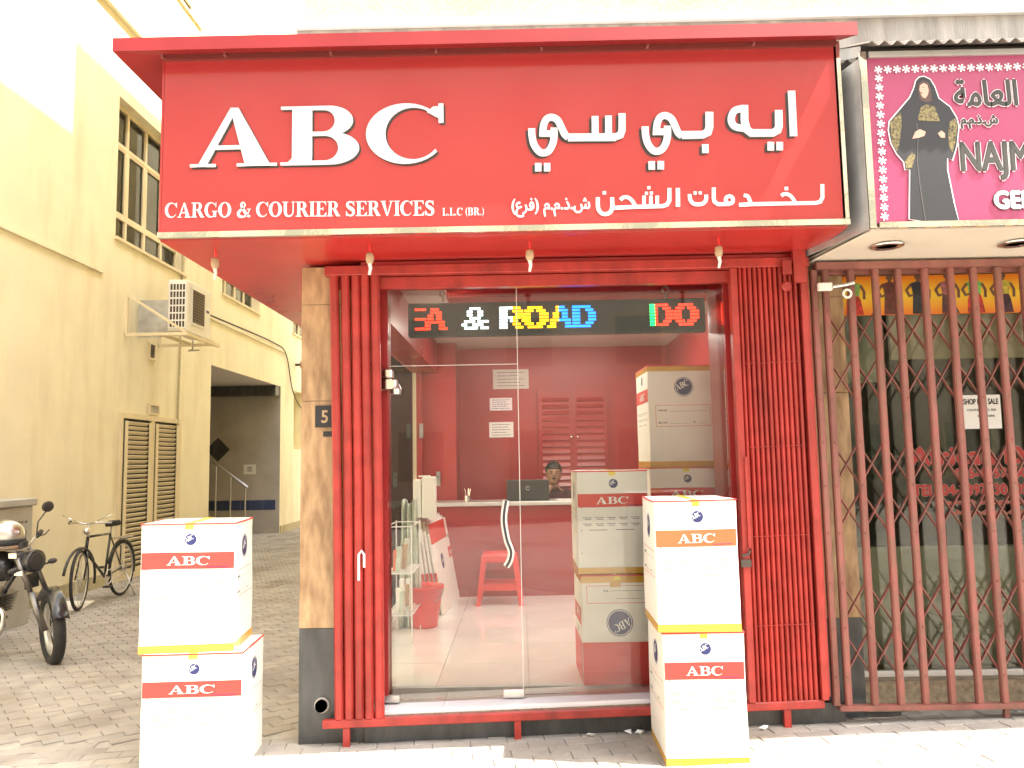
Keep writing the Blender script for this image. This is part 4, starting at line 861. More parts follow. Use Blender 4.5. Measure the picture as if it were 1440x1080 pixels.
J = [(0,.12,.5,.13),(0,.1,.72,.12),(0,.06,.92,.125),(0,.02,1.0,.07),(0,-.01,1.05,.05),(0,-.02,1.12,.06),
     (-.17,.05,.93,.06),(-.24,-.05,.8,.043),(-.1,-.14,.94,.032),(-.03,-.09,1.05,.028),
     (.17,.05,.93,.06),(.25,-.02,.78,.043),(.16,-.2,.75,.033),(.1,-.28,.75,.03),
     (-.1,.1,.5,.09),(-.14,-.25,.5,.065),(-.14,-.26,.1,.045),(-.14,-.36,.04,.035),
     (.1,.1,.5,.09),(.14,-.25,.5,.065),(.14,-.26,.1,.045),(.14,-.36,.04,.035)]
Ed = [(0,1),(1,2),(2,3),(3,4),(4,5),(2,6),(6,7),(7,8),(8,9),(2,10),(10,11),(11,12),(12,13),(0,14),(14,15),(15,16),(16,17),(0,18),(18,19),(19,20),(20,21)]
body = skinned('body', J, Ed, 'skin', mn)
def headmesh():
    a = MB(); a.sphere((0,-.03,1.165), .1, 12, (.76,.9,1.16))
    a.sphere((0,-.075,1.11),.05,8,(.95,.8,.85)); a.obox((0,-.128,1.155),(.022,.03,.045),(R(20),0,0)); a.sphere((-.078,-.02,1.155),.02,6,(.4,.8,1.3)); a.sphere((.078,-.02,1.155),.02,6,(.4,.8,1.3)); return a
h_ = headmesh().build('tmp', 'skin'); md = h_.modifiers.new('r','REMESH'); md.mode = 'VOXEL'; md.voxel_size = .006; md.use_smooth_shade = True
sm = h_.modifiers.new('s','SMOOTH'); sm.iterations = 3
bpy.context.view_layer.update(); hm = bpy.data.meshes.new_from_object(h_.evaluated_get(bpy.context.evaluated_depsgraph_get())); bpy.data.objects.remove(h_)
bm = bmesh.new(); bm.from_mesh(body.data); bm.from_mesh(hm); bm.to_mesh(body.data); bm.free(); body.data.shade_smooth()
a = MB()
for s in (-1,1): a.sphere((s*.028,-.113,1.172),.008,6,(1.3,.5,.7))
a.build('eye', 'dark', mn); MB().obox((-.028,-.116,1.19),(.032,.008,.006)).obox((.028,-.116,1.19),(.032,.008,.006)).obox((0,-.118,1.118),(.042,.01,.01)).build('eyebrow', 'hair', mn)
hr = MB().sphere((0,-.012,1.2), .1, 12, (.88,1.0,1.0)); hr.v = [(x, y if z > 1.19 or y > -.02 else y+.06, max(z,1.14) if y > -.03 else max(z,1.215)) for x, y, z in hr.v]
hr.build('hair', 'hair', mn, smooth=True)
for k in range(4): MB().tube([(-.035+.016*k,-.1,1.06),(-.03+.016*k,-.12,1.085),(-.02+.014*k,-.122,1.1-.004*k)], [.0095,.0085,.007], 6).build('finger', 'skin', mn, smooth=True)
skinned('shirt', [(0,.12,.52,.145),(0,.1,.72,.135),(0,.06,.92,.138),(0,.02,.99,.085),(-.17,.05,.93,.072),(-.24,-.03,.82,.058),(.17,.05,.93,.072),(.25,0,.8,.058)], [(0,1),(1,2),(2,3),(2,4),(4,5),(2,6),(6,7)], 'shirt', mn)
ch = thing('office_chair', 'dark office chair mostly hidden behind the counter', 'chair', (.35,4.1,FZ))
MB().box(-.22,.22,-.22,.16,.33,.39).build('seat', 'black_plastic', ch, bevel=.02); MB().box(-.2,.2,.2,.24,.42,.85).build('backrest', 'black_plastic', ch, bevel=.015); MB().tube([(0,0,.03),(0,0,.33)], .03, 10).build('column', 'steel', ch)
for k in range(5): MB().bar((0,0,.04),(.26*math.cos(k*1.2566),.22*math.sin(k*1.2566),.03),.035).build('leg', 'black_plastic', ch)

# ================================================================= NEIGHBOUR SHOP
PX0, PX1, PY, PZ0, PZ1 = 1.775, 4.2, -.55, 2.63, 3.525
ps = thing('neighbour_sign', 'pink box sign with a woman in a black abaya above the closed shop', 'sign', (3,PY,PZ0))
def N(name, mb, m, par=ps, **k):
    o = mb.build(name, m, par, **k)
    if par is ps: o.location = (-3,-PY,-PZ0)
    return o
N('face_panel', MB().box(PX0+.035,PX1-.03,PY+.004,PY+.03,PZ0+.03,PZ1), 'pink')
N('side_panel', MB().add([(PX0,PY,PZ0),(PX0-.14,.0,PZ0),(PX0-.14,0,PZ1),(PX0,PY,PZ1),(PX0+.02,PY,PZ0),(PX0-.12,0,PZ0),(PX0-.12,0,PZ1),(PX0+.02,PY,PZ1)],[(0,1,2,3),(4,5,6,7),(0,4,7,3),(0,1,5,4)]), 'galv')
N('side_trim', MB().box(PX0+.001,PX0+.034,PY-.012,PY+.003,PZ0,PZ1+.03), 'mirror_trim'); N('bottom_trim', MB().box(PX0+.049,PX1,PY-.012,PY+.003,PZ0,PZ0+.03), 'mirror_trim')
N('top_trim', MB().box(PX0+.049,PX1,PY-.012,PY+.003,PZ1,PZ1+.03), 'alu')
N('soffit', MB().add([(PX0+.02,PY+.032,PZ0),(PX1,PY+.032,PZ0),(PX1,.09,PZ0-.03),(PX0-.12,.09,PZ0-.03),(PX0+.02,PY+.032,PZ0+.02),(PX1,PY+.032,PZ0+.02),(PX1,.09,PZ0-.01),(PX0-.12,.09,PZ0-.01)],[(0,1,2,3),(4,5,6,7),(0,1,5,4),(2,3,7,6)]), 'soffit')
N('soffit_edge', MB().box(1.73,PX1,.092,.13,2.585,2.655), 'soffit')
pl = FRONT(PY); a = MB()
def star(mb, x, z, r):
    for k in range(6):
        an = k*math.pi/3+.26; c_, s_ = math.cos(an), math.sin(an); A = [(x, z), (x+r*c_-r*.18*s_, z+r*s_+r*.18*c_)]; 
        mb.add([pl.p(x+.12*r*s_, z-.12*r*c_, .001+k*.0001), pl.p(x+r*c_+.24*r*s_, z+r*s_-.24*r*c_, .001+k*.0001), pl.p(x+r*c_-.24*r*s_, z+r*s_+.24*r*c_, .001+k*.0001), pl.p(x-.12*r*s_, z+.12*r*c_, .001+k*.0001)], [(0,1,2,3)])
for i in range(50): 
    x = 1.872+i*.0471
    if x < PX1-.06: star(a, x, 3.462, .021)
for i in range(1, 17): star(a, 1.872-.001*i, 3.462-i*.0483+.002, .021)
N('star_border', a, 'pink_white')
wf = N('woman_print', MB().add([], []), 'abaya') if False else thing('tmp','x','y')
bpy.data.objects.remove(wf)
a = MB(); cx = sum(p[0] for p in WOMAN['robe'])/len(WOMAN['robe']); cz = 3.1
def grow(pts, d):
    o = []; n = len(pts)
    for i in range(n):
        x0, y0 = pts[i-1]; x1, y1 = pts[(i+1) % n]; dx, dy = x1-x0, y1-y0; L = math.hypot(dx, dy) or 1; o.append((pts[i][0]-dy/L*d, pts[i][1]+dx/L*d))
    return o
poly(a, pl, grow(WOMAN['robe'], .006), .001); N('figure_outline', a, 'pink_white')
robe = N('figure_robe', (lambda m_: (poly(m_, pl, WOMAN['robe'], .002), m_)[1])(MB()), 'abaya')
for k, m_, lf in (('sleeveL','gold_print',.0026),('sleeveR','gold_print',.0026),('sleeveB','gold_print',.0028),('chest','gold_print',.003),('hair','hair_print',.0026),('face','skin_print',.0034),('handL','skin_print',.0034),('handR','skin_print',.0034)):
    b = MB(); poly(b, pl, WOMAN[k], lf); b.build({'s':'figure_sleeve','c':'figure_bodice','h':'figure_hand','f':'figure_face'}[k[0]] if k != 'hair' else 'figure_hair', m_, robe)
b = MB(); A, B = stroke(WLINE, .004); put(b, pl, A, B, 0, 0, .003); b.build('figure_piping', 'print_grey', robe)
fx, fz = 2.081, 3.352
b = MB()
for dx in (-.011,.011): rect(b, pl, fx+dx-.005, fz+.008, fx+dx+.005, fz+.011, .0038)
rect(b, pl, fx-.006, fz-.022, fx+.007, fz-.017, .0038); b.build('figure_features', 'hair_print', robe)
def both(txt, x, z, h, w, bold, m1, m2, font='sans'):
    a, b = MB(), MB()
    pl2 = Plane((x,PY,z),(1,0,-.004),(0,0,1),(0,-1,0))
    sans(a, pl2, txt, h, w, bold+.004, .001); sans(b, pl2, txt, h, w, bold, .003)
    lo = N('lettering', b, m1); a.build('letter_outline', m2, lo)
both('\ufe94\ufee3\ufe8e\ufecc\ufedf\u0627', 2.25,3.26,.13,.315,.005,'letter_dark','pink_white')
both('\u0645.\u0645.\u0630.\u0634', 2.272,3.165,.045,.185,.003,'letter_dark','pink_white')
both('NAJM', 2.26,2.92,.15,.345,.006,'letter_dark','pink_white'); both('GEN', 2.412,2.722,.087,.21,.006,'letter_white','letter_dark')
def both_dummy(): pass
for x, l in ((1.99,'left chrome downlight in the soffit of the pink sign'),(2.68,'right chrome downlight in the soffit of the pink sign')):
    t = thing('soffit_downlight', l, 'lamp', (x,-.27,PZ0-.012), group='downlights under the pink sign')
    MB().lathe([(.085,-.001),(.088,-.01),(.06,-.014),(.055,-.004)], n=28).build('trim', 'chrome', t, smooth=True); MB().lathe([(.001,-.006),(.054,-.006)], n=20).build('lens', 'white_plastic', t)
# corrugated canopy
cg = thing('corrugated_canopy', 'grey corrugated metal canopy above the pink sign', 'canopy', (3,-.3,3.7))
V, Fc = [], []; n = 520
for i in range(n+1):
    x = 1.79+i*(4.3-1.79)/n; s = .011*math.sin((x-1.79)/.0655*2*math.pi)
    V += [(x, -.635, 3.562+s), (x, -.13, 3.79+s)]
Fc = [(2*i, 2*i+2, 2*i+3, 2*i+1) for i in range(n)]
o = MB().add(V, Fc).build('corrugated_sheet', 'canopy_grey', cg); o.location = (-3,.3,-3.7); md = o.modifiers.new('s','SOLIDIFY'); md.thickness = .003
o = MB().box(1.8,4.2,-.5,-.46,3.56,3.6).build('support_rail', 'grill_dark', cg); o.location = (-3,.3,-3.7)
o = MB().add([(1.78,-.56,3.53),(1.785,-.56,3.585),(1.72,-.13,3.78),(1.71,-.13,3.7)], [(0,1,2,3)]).build('end_strip', 'galv', cg); o.location = (-3,.3,-3.7)
# closed shop front
cs = thing('closed_shop_front', 'dark glazed front of the closed African dress shop behind the lattice gate', 'shop front', (3,.25,.2))
def Q(name, mb, m, par=cs, **k):
    o = mb.build(name, m, par, **k)
    if par is cs: o.location = (-3,-.25,-.2)
    return o
Q('interior_wall', MB().add([(1.705,3.2,-.1),(6,3.2,-.1),(6,3.2,2.7),(1.705,3.2,2.7),(1.705,.5,-.1),(1.705,.5,2.7),(6,.5,-.1),(6,.5,2.7)],[(0,1,2,3),(4,0,3,5),(1,6,7,2),(4,6,1,0),(5,7,2,3)]), 'interior_dark')
Q('back_panel', MB().box(2.3,6,.42,.45,2.08,2.5), 'beige_pale'); Q('back_panel', MB().box(1.9,2.298,.5,.53,1.95,2.5), 'interior_grey'); Q('low_partition', MB().box(1.95,6,.62,.66,.2,.92), 'interior_grey')
Q('glass_pane', MB().box(1.9,3.4,.27,.278,.26,2.56), 'glass_dim'); Q('glass_pane', MB().box(3.405,6,.27,.278,.26,2.56), 'glass_dim')
Q('step', MB().box(1.9,6,.17,.5,.06,.225), 'stone_edge'); Q('step_base', MB().box(1.7,6,.1,.5,-.1,.058), 'granite_dark'); Q('bottom_frame', MB().box(1.9,6,.255,.295,.227,.26), 'white_plastic')
Q('top_frame', MB().box(1.73,6,.14,.4,2.57,2.64), 'grill_dark'); Q('rear_roof', MB().box(1.70,6,.41,3.3,2.702,2.78), 'concrete')
po = Q('poster_strip', MB().box(1.9,5,.255,.262,2.33,2.568), 'poster_orange')
mat('figure_brown', (.16,.07,.04), .5); random.seed(5)
FG = [(1.99+.03,(.5,.03,.02),(.2,.35,.08),0),(2.19+.05,(.12,.03,.02),(.12,.03,.02),1),(2.41,(.03,.03,.035),(.02,.02,.025),1),(2.585,(.1,.04,.04),(.3,.1,.1),1),(2.745,(.5,.04,.03),(.18,.5,.1),0),(2.915,(.06,.02,.03),(.5,.4,.05),0),(3.09,(.2,.2,.2),(.3,.4,.4),0),(3.26,(.5,.1,.02),(.1,.1,.3),1),(3.43,(.1,.2,.05),(.5,.4,.1),0)]
for i, (x, c1, c2, dress) in enumerate(FG):
    mat('dress%d' % i, c1, .5, var=.5, scale=45); mat('top%d' % i, c2, .5, var=.4, scale=45)
    f = MB(); z = 2.332; pp = Plane(FRONT(.255).p(x, 0), (1.4,0,0), (0,0,1), (0,-1,0)); x = 0
    poly(f, pp, [(x-.035,z+.002),(x+.04,z+.002),(x+.03,z+.09),(x+.022,z+.118),(x-.022,z+.118),(x-.032,z+.08)] if not dress else [(x-.03,z+.002),(x+.045,z+.002),(x+.03,z+.05),(x+.024,z+.118),(x-.024,z+.118),(x-.028,z+.05)], .001)
    fo = f.build('printed_skirt', 'dress%d' % i, po)
    f = MB(); poly(f, pp, [(x-.024,z+.114),(x+.024,z+.114),(x+.028,z+.155),(x+.036,z+.185),(x+.012,z+.197),(x-.012,z+.197),(x-.036,z+.185),(x-.028,z+.155)], .0015); f.build('printed_top', 'top%d' % i, po)
    f = MB(); disc(f, pp, x, z+.225, .0155, .0012, 14); A, B = stroke([(x-.032,z+.18),(x-.052,z+.145),(x-.04,z+.11),(x-.02,z+.118)], .012); put(f, pp, A, B, 0, 0, .0022)
    A, B = stroke([(x+.032,z+.18),(x+.046,z+.14),(x+.044,z+.095)], .012); put(f, pp, A, B, 1, 0, .0022); rect(f, pp, x-.008,z+.19,x+.008,z+.212,.0013); f.build('printed_figure', 'figure_brown', po)
pa = notice(2.62,2.85,1.64,1.84,.262,'white SHOP FOR SALE paper stuck inside the closed shop window',2)
for c_ in list(pa.children): bpy.data.objects.remove(c_)
pl = Plane((-.115,-.004,0),(1,0,0),(0,0,1),(0,-1,0)); a = MB(); sans(a, pl.sub(.012,.045,1), 'SHOP FOR SALE', .032, .205, .0014); sans(a, pl.sub(.03,.005,1), 'CONTACT NO. 050', .012, .17, .0006); sans(a, pl.sub(.09,-.03,1), '055 2686', .012, .1, .0006); a.build('lettering', 'letter_dark', pa)
pv = FRONT(.2695); a, b = MB(), MB()
def vinyl(t, x, z, h, w, bd, dx=0):
    a, b = MB(), MB()
    sans(a, Plane((x,.2695,z),(1,0,0),(0,0,1),(0,-1,0)), t, h, w, bd, .0012); sans(b, Plane((x,.2695,z),(1,0,0),(0,0,1),(0,-1,0)), t, h, w, bd+.003, .0004); lo = Q('window_lettering', a, 'vinyl_red'); b.build('letter_outline', 'vinyl_edge', lo)
mat('vinyl_red', (.38,.035,.03), .5); mat('vinyl_edge', (.3,.24,.18), .5)
vinyl('African Dress', 2.305,1.435,.1,.95,.006); vinyl('055-1957100', 2.56,1.355,.05,.42,.004); vinyl('TEL: 04-2397530  052-943', 2.31,1.255,.06,.85,.004)
vinyl('e-mail: africandress', 2.5,1.2,.025,.5,.001); vinyl('africandress.com', 2.52,1.14,.025,.45,.001)
mat('vinyl_red', (.38,.035,.03), .5); mat('vinyl_edge', (.3,.24,.18), .5)

# lattice gate
lg = thing('lattice_gate', 'maroon steel collapsible lattice gate closed across the shop under the pink sign', 'gate', (3,0,.15))
def L_(name, mb, m='gate_maroon', **k):
    o = mb.build(name, m, lg, **k); o.location = (-3,0,-.15); return o
L_('top_rail', MB().box(1.7,4.25,-.03,.03,2.55,2.59)); L_('bottom_rail', MB().box(1.7,4.25,-.025,.025,.125,.15)); L_('top_guide', MB().box(1.7,4.25,.032,.06,2.53,2.56))
bar0 = MB().loft([[(a_, b_, z) for a_, b_ in [(-.0185,.016),(-.0185,-.006),(-.012,-.014),(.012,-.014),(.0185,-.006),(.0185,.016)]] for z in (.151,2.549)])
b0 = None; xs = [1.69]+[1.755+.1405*i for i in range(18)]
for x in xs:
    if b0 is None: b0 = bar0.build('gate_bar', 'gate_maroon', lg); b0.location = (x-3,0,-.15)
    else:
        random.seed(int(x*1000)); dup(b0, lg, (x-3+random.uniform(-.004,.004), random.uniform(-.003,.003), -.15), (0, R(random.uniform(-.12,.12)), 0))
d = .1405; sA = sB = None
for (za, zc) in ((2.31,2.09),(2.05,1.81),(1.57,1.33),(1.31,1.07),(.8,.58),(.545,.3)):
    for x in xs[1:-1]:
        if sA is None:
            sA = MB().bar((0,.02,-.115),(d,.02,.115),.023,.005).build('lattice_strap', 'gate_maroon', lg); sB = MB().bar((0,.027,.115),(d,.027,-.115),.023,.005).build('lattice_strap', 'gate_maroon', lg)
            sA.location = sB.location = (x-3,0,(za+zc)/2-.15)
        else: dup(sA, lg, (x-3,0,(za+zc)/2-.15)); dup(sB, lg, (x-3,0,(za+zc)/2-.15))
for x in (2.6,): L_('foot', MB().box(x-.012,x+.012,-.01,.014,gz(x),.124))
rv = MB()
for x in xs:
    for z in (2.31,2.05,1.81,1.57,1.33,1.07,.8,.56,.3): rv.lathe([(.006,0),(.004,-.004)], (x,-.015,z), 6, 'y')
stuff(L_('rivets', rv, 'gate_maroon'))
cl = thing('wall_clamp', 'white metal clamp and hook at the top left of the lattice gate', 'clamp', (1.82,-.04,2.42))
MB().box(-.13,-.05,-.03,.0,0,.045).build('block', 'white_plastic', cl, bevel=.005); MB().tube([(-.05,-.02,.02),(.02,-.02,.03),(.07,-.03,.04)], .012, 8).build('arm', 'steel', cl); MB().torus((.03,-.025,-.02),.022,.007,'y',16,6).build('hook', 'white_plastic', cl)
# ---- a further sign along the row and the house across the street
fs = thing('far_sign', 'low pale box sign further along the row of shops', 'sign', (5.6,-.2,2.66))
MB().box(-1.3,1.3,-.33,.18,.0,.8).build('sign_box', 'soffit', fs, bevel=.01)
ob = thing('opposite_building', 'pale apartment building across the street, reflected in the glass', 'building', (0,-17,-.3))
MB().box(-14,14,-8,0,0,13).build('wall', 'beige_pale', ob)
for ix in range(9):
    for iz in range(4):
        x = -12.4+ix*3; z = 1.2+iz*3.1
        w = MB().box(x,x+1.4,.002,.04,z,z+1.5).build('window', 'cream_trim', ob); MB().box(x+.08,x+1.32,.041,.05,z+.08,z+1.42).build('pane', 'curtain', w)

# ================================================================= BICYCLE
bc = thing('bicycle', 'old black roadster bicycle leaning by the cream wall near the louvred doors', 'bicycle', (-5.18,5.45,gz(-5.18)), (0,R(-5),R(96)))
# local: +x forward (towards the camera end), built in the x-z plane
bc.rotation_euler = (0, 0, R(-88))
def wheel(par, c, R_, tyre=.02, spokes=28, rimm='steel', steer=0):
    w = MB().torus((0,0,0), R_, tyre, 'y', 40, 8).build('wheel', 'black_rubber', par, smooth=True); w.location = c; w.rotation_euler = (0,0,steer)
    MB().torus((0,0,0), R_-tyre*1.1, tyre*.55, 'y', 40, 6).build('rim', rimm, w, smooth=True)
    s = MB()
    for k in range(spokes):
        a = 2*math.pi*k/spokes; s.bar((.02*math.cos(a+.6),.02*(-1)**k,.02*math.sin(a+.6)),((R_-tyre)*math.cos(a),0,(R_-tyre)*math.sin(a)),.0025)
    stuff(s.build('spokes', 'steel', w)); MB().lathe([(.02,-.03),(.025,-.02),(.012,0),(.025,.02),(.02,.03)], n=12, axis='y').build('hub', 'steel', w)
    return w
wheel(bc, (.53,0,.35), .33, .019, steer=R(12)); wheel(bc, (-.53,0,.35), .33, .019)
def tb(name, pts, r, m='black_paint', par=bc, n=8): return MB().tube(pts, r, n).build(name, m, par, smooth=True)
fr_ = MB(); hz, hb_ = (.36,0,.83), (.40,0,.66); stt, bb = (-.2,0,.82), (-.08,0,.3)
for p_, q_, r_ in ((hz,stt,.015),(hb_,bb,.016),(stt,bb,.015),(bb,(-.53,0,.35),.01),((-.2,0,.8),(-.53,0,.35),.009),(hz,hb_,.02)): fr_.tube([p_,q_], r_, 8)
fr_.build('frame', 'black_paint', bc, smooth=True)
tb('fork', [(.4,.0,.68),(.44,.045,.6),(.53,.05,.35)], .01); tb('fork', [(.4,.0,.68),(.44,-.045,.6),(.53,-.05,.35)], .01)
tb('seat_post', [(-.2,0,.8),(-.22,0,.92)], .012, 'steel'); tb('stem', [(.36,0,.83),(.34,0,.99)], .012, 'steel')
tb('handlebar', catmull([(.2,-.29,1.0),(.32,-.24,.99),(.41,-.1,1.0),(.38,0,.98),(.41,.1,1.0),(.32,.24,.99),(.2,.29,1.0)]), .011, 'steel')
for s in (-1,1):
    tb('grip', [(.2,s*.29,1.0),(.31,s*.25,.99)], .017, 'black_rubber'); tb('brake_lever', [(.4,s*.12,1.02),(.42,s*.22,1.06),(.38,s*.3,1.09)], .006, 'chrome')
MB().loft([[(-.36+.02*k, s_*w_, .93+h_) for s_, h_ in ((-1,0),(-.6,.045),(.6,.045),(1,0),(.5,-.02),(-.5,-.02))] for k, w_ in ((0,.05),(2,.09),(5,.095),(9,.04),(13,.025))]).build('saddle', 'black_rubber', bc, smooth=True)
a = MB()
for k in range(13):
    t1 = R(20+k*11)
for nm, cx in (('mudguard',.53),('mudguard',-.53)):
    pts = [(cx+.365*math.cos(R(d_)),0,.35+.365*math.sin(R(d_))) for d_ in range(15,200,12)]
    MB().tube(pts, .017, 6).build(nm, 'black_paint', bc, smooth=True)
MB().torus((-.08,.05,.3),.085,.006,'y',24,6).build('chainring', 'steel', bc); MB().bar((-.08,.06,.3),(.06,.065,.2),.014).bar((-.08,-.06,.3),(-.22,-.065,.4),.014).build('crank', 'steel', bc)
MB().box(.02,.11,.07,.15,.19,.21).box(-.27,-.18,-.15,-.07,.39,.41).build('pedal', 'black_rubber', bc)
tb('chain', [(-.08,.05,.385),(-.53,.05,.4),(-.56,.05,.35),(-.53,.05,.31),(-.08,.05,.215)], .005, 'steel'); MB().box(-.72,-.38,-.06,.06,.735,.75).build('carrier', 'steel', bc)
tb('kickstand', [(-.5,.06,.33),(-.44,.22,.01)], .008, 'steel'); MB().sphere((.4,0,.9),.045,8,(1.1,1,1)).build('headlamp', 'chrome', bc, smooth=True)
o = MB().obox((0,0,.04),(.5,.5,.02),(R(3),R(2),R(12))).build('paving_slab', 'white_paint', loc=(-5.45,5.15,gz(-5.45)-.02)); tag(o, 'loose pale slab lying against the wall behind the bicycle wheel', 'slab')

# ================================================================= MOTORCYCLE
mc = thing('motorcycle', 'black motorcycle parked in the alley at the left edge', 'motorcycle', (-4.6,2.45,gz(-4.5)), (R(4),0,R(-10))); mc.scale = (1.08,1.08,1.02)
fw = wheel(mc, (.62,0,.29), .25, .045, 10, 'alu', steer=R(-38)); wheel(mc, (-.66,0,.29), .25, .05, 10, 'alu')
def mt(name, mbx, m, **k): return mbx.build(name, m, mc, **k)
for s in (-1,1):
    mt('fork', MB().tube([(.62,s*.075,.29),(.5,s*.075,.6)], .026, 10).tube([(.5,s*.075,.6),(.36,s*.075,.93)], .019, 10), 'fork_dark', smooth=True)
    mt('rear_shock', MB().tube([(-.58,s*.11,.34),(-.42,s*.11,.66)], .025, 10), 'black_paint', smooth=True)
    mt('indicator', MB().tube([(.42,s*.08,.78),(.45,s*.17,.79)], .008, 6).sphere((.46,s*.2,.8),.028,8,(1,1.5,.8)), 'black_plastic', smooth=True)
    mt('grip', MB().tube([(.2,s*.38,1.02),(.27,s*.26,1.0)], .019, 10), 'black_rubber', smooth=True)
    mt('brake_lever', MB().tube([(.3,s*.22,1.0),(.31,s*.3,1.01),(.26,s*.4,1.03)], .006, 6), 'black_plastic')
    mt('mirror_arm', MB().tube([(.28,s*.24,1.01),(.27,s*.27,1.12),(.29,s*.33,1.2)], .006, 6), 'black_plastic')
    mr = mt('mirror', MB().sphere((.29,s*.36,1.24),.05,10,(.3,1.25,.95)), 'black_plastic', smooth=True); MB().lathe([(.001,0),(.042,0)], (.272,s*.36,1.24), 18, 'x', (1,1.25,1)).build('mirror_glass', 'chrome', mr)
    mt('foot_peg', MB().tube([(-.05,s*.12,.3),(-.03,s*.26,.3)], .014, 8), 'black_rubber')
mt('handlebar', MB().tube(catmull([(.2,-.38,1.02),(.28,-.22,1.0),(.33,-.1,.96),(.33,.1,.96),(.28,.22,1.0),(.2,.38,1.02)]), .011, 8), 'steel', smooth=True)
mt('yoke', MB().box(.33,.4,-.1,.1,.88,.92).box(.38,.45,-.1,.1,.74,.78), 'steel')
hl = mt('headlight', MB().lathe([(.03,0),(.08,.04),(.095,.1),(.09,.115)], (.38,0,.84), 22, 'x'), 'black_paint', smooth=True); MB().lathe([(.001,.12),(.06,.119),(.088,.11)], (.38,0,.84), 22, 'x').build('headlight_lens', 'black_plastic', hl, smooth=True)
mt('number_plate', MB().box(.44,.447,-.07,.07,.62,.74), 'black_plastic'); mt('instrument', MB().lathe([(.04,0),(.045,.05)], (.36,0,.95), 16, 'z'), 'black_plastic')
fg = [(.62+.33*math.cos(R(d_)),0,.29+.33*math.sin(R(d_))) for d_ in range(25,150,12)]
f_ = MB().loft([[(x-.62, y_, z-.29+dz_) for y_, dz_ in ((-.06,-.025),(-.045,.008),(.045,.008),(.06,-.025),(.045,-.006),(-.045,-.006))] for x, _, z in fg]).build('front_fender', 'black_paint', fw, smooth=True)
def tank():
    S_=[]
    for x, w_, h0, h1 in ((.3,.05,.74,.82),(.26,.12,.68,.9),(.12,.145,.66,.94),(-.04,.135,.66,.92),(-.18,.08,.68,.82)):
        S_.append([(x, w_*math.cos(2*math.pi*k/16), (h0+h1)/2+(h1-h0)/2*math.sin(2*math.pi*k/16)) for k in range(16)])
    return MB().loft(S_)
mt('tank', tank(), 'black_paint', smooth=True); mt('tank_stripe', MB().tube([(.24,-.128,.82),(.1,-.155,.86),(-.05,-.148,.84),(-.16,-.1,.78)], .012, 6), 'chrome', smooth=True)
mt('seat', MB().loft([[(x, s_*w_, z+h_) for s_, h_ in ((-1,0),(-.8,.06),(.8,.06),(1,0),(.7,-.04),(-.7,-.04))] for x, w_, z in ((-.14,.09,.78),(-.3,.13,.76),(-.5,.13,.79),(-.78,.1,.84))]), 'black_rubber', smooth=True)
mt('frame', MB().tube([(.38,0,.86),(.2,0,.6),(.15,0,.3),(-.2,0,.22),(-.3,0,.5),(-.5,0,.72)], .022, 8).tube([(.38,0,.8),(-.1,0,.7),(-.75,0,.76)], .02, 8).tube([(-.2,.09,.35),(-.66,.09,.29)], .02, 8).tube([(-.2,-.09,.35),(-.66,-.09,.29)], .02, 8), 'black_paint', smooth=True)
en = mt('engine', MB().box(-.2,.12,-.12,.12,.24,.42), 'grill_dark', bevel=.03)
for k in range(7): MB().obox((.1+.01*k,0,.44+.024*k),(.17,.19,.008),(0,R(14),0)).build('cooling_fin', 'fork_dark', en)
MB().lathe([(.09,0),(.1,.02),(.07,.045)], (-.06,-.17,.33), 20, 'y').build('engine_cover', 'alu', en, smooth=True)
mt('exhaust', MB().tube(catmull([(.16,-.06,.5),(.26,-.08,.4),(.2,-.12,.22),(-.1,-.16,.2),(-.35,-.18,.24)]), .018, 8).tube([(-.3,-.18,.23),(-.85,-.2,.34)], [.03,.042], 12), 'steel', smooth=True)
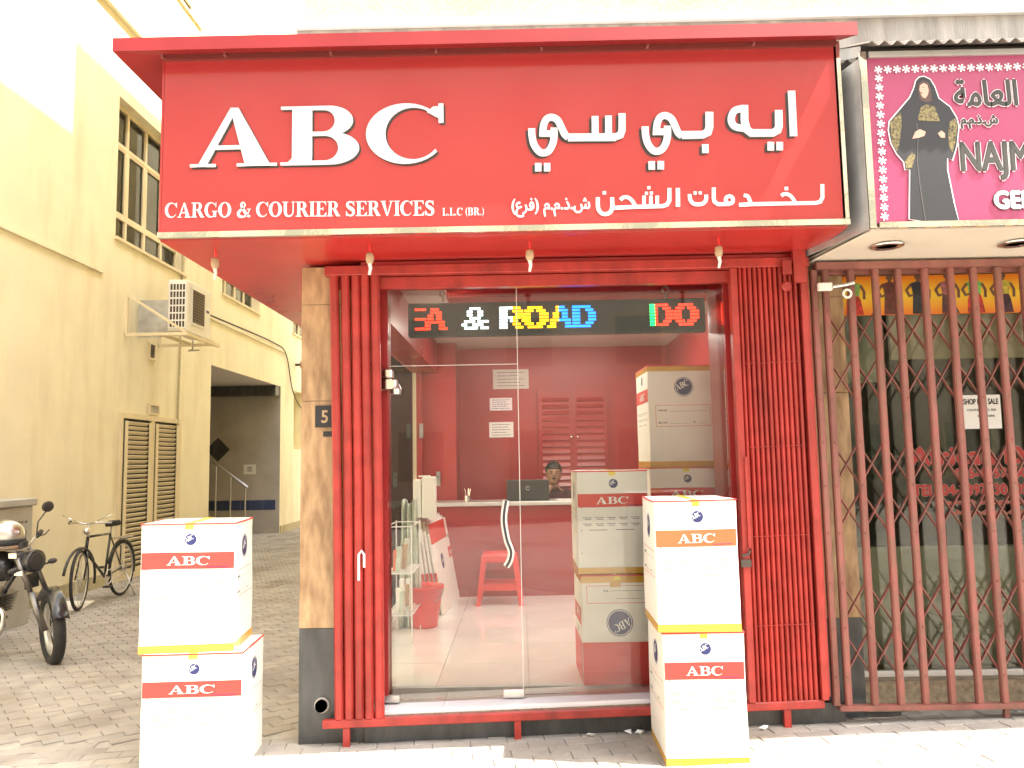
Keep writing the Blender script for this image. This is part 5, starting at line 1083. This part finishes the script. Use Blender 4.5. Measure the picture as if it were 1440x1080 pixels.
mt('rear_fender', MB().loft([[(-.66+.33*math.cos(R(d_)), y_, .29+.33*math.sin(R(d_))+dz_) for y_, dz_ in ((-.07,-.03),(-.05,.005),(.05,.005),(.07,-.03),(.05,-.01),(-.05,-.01))] for d_ in range(60,185,14)]), 'black_paint', smooth=True)
mt('side_panel', MB().obox((-.28,-.12,.58),(.26,.015,.18),(0,R(-12),0)).obox((-.28,.12,.58),(.26,.015,.18),(0,R(-12),0)), 'black_paint'); mt('tail_light', MB().box(-.98,-.92,-.05,.05,.76,.82), 'plastic_red')
mt('side_stand', MB().tube([(-.05,.1,.26),(-.1,.26,-.0)], .01, 8), 'steel')
hm_ = thing('helmet', 'silver helmet with dark visor resting on the motorcycle tank', 'helmet', (-4.36,2.3,gz(-4.4)+.95), (0,0,R(20)))
hs = MB().sphere((0,0,.12),.13,14,(1.1,.9,1)); hs.v = [(x, y, max(z,.03)) for x, y, z in hs.v]; hs.build('shell', 'steel', hm_, smooth=True)
MB().lathe([(.138,.04),(.142,.06),(.14,.085)], (0,0,0), 26, 'z', (1.04,.9,1)).build('rim_band', 'black_rubber', hm_, smooth=True); MB().lathe([(.125,-.0),(.135,.038)], (0,0,.0), 26, 'z', (1.06,.9,1)).build('lower_shell', 'brown_panel', hm_, smooth=True)

# ================================================================= LITTER
random.seed(3)
for (x, y, l) in ((.36,-.0,'larger crumpled white paper scrap on the pavement in front of the shop'),(.55,.02,'tiny white paper scrap on the pavement right of the larger scrap'),(.62,.015,'crumpled white scrap lying by the red bottom rail'),(1.28,.0,'folded pale scrap of card under the right gate bunch')):
    V = [(x+random.uniform(-.03,.03), y+random.uniform(-.02,.02)-.02, gz(x)+.003+random.uniform(0,.02)) for _ in range(9)]
    bm = bmesh.new(); [bm.verts.new(v) for v in V]; bmesh.ops.convex_hull(bm, input=bm.verts); me = bpy.data.meshes.new('litter'); bm.to_mesh(me); bm.free(); me.materials.append(M('white_paint'))
    o = bpy.data.objects.new('paper_scrap', me); COL.objects.link(o); tag(o, l, 'litter')
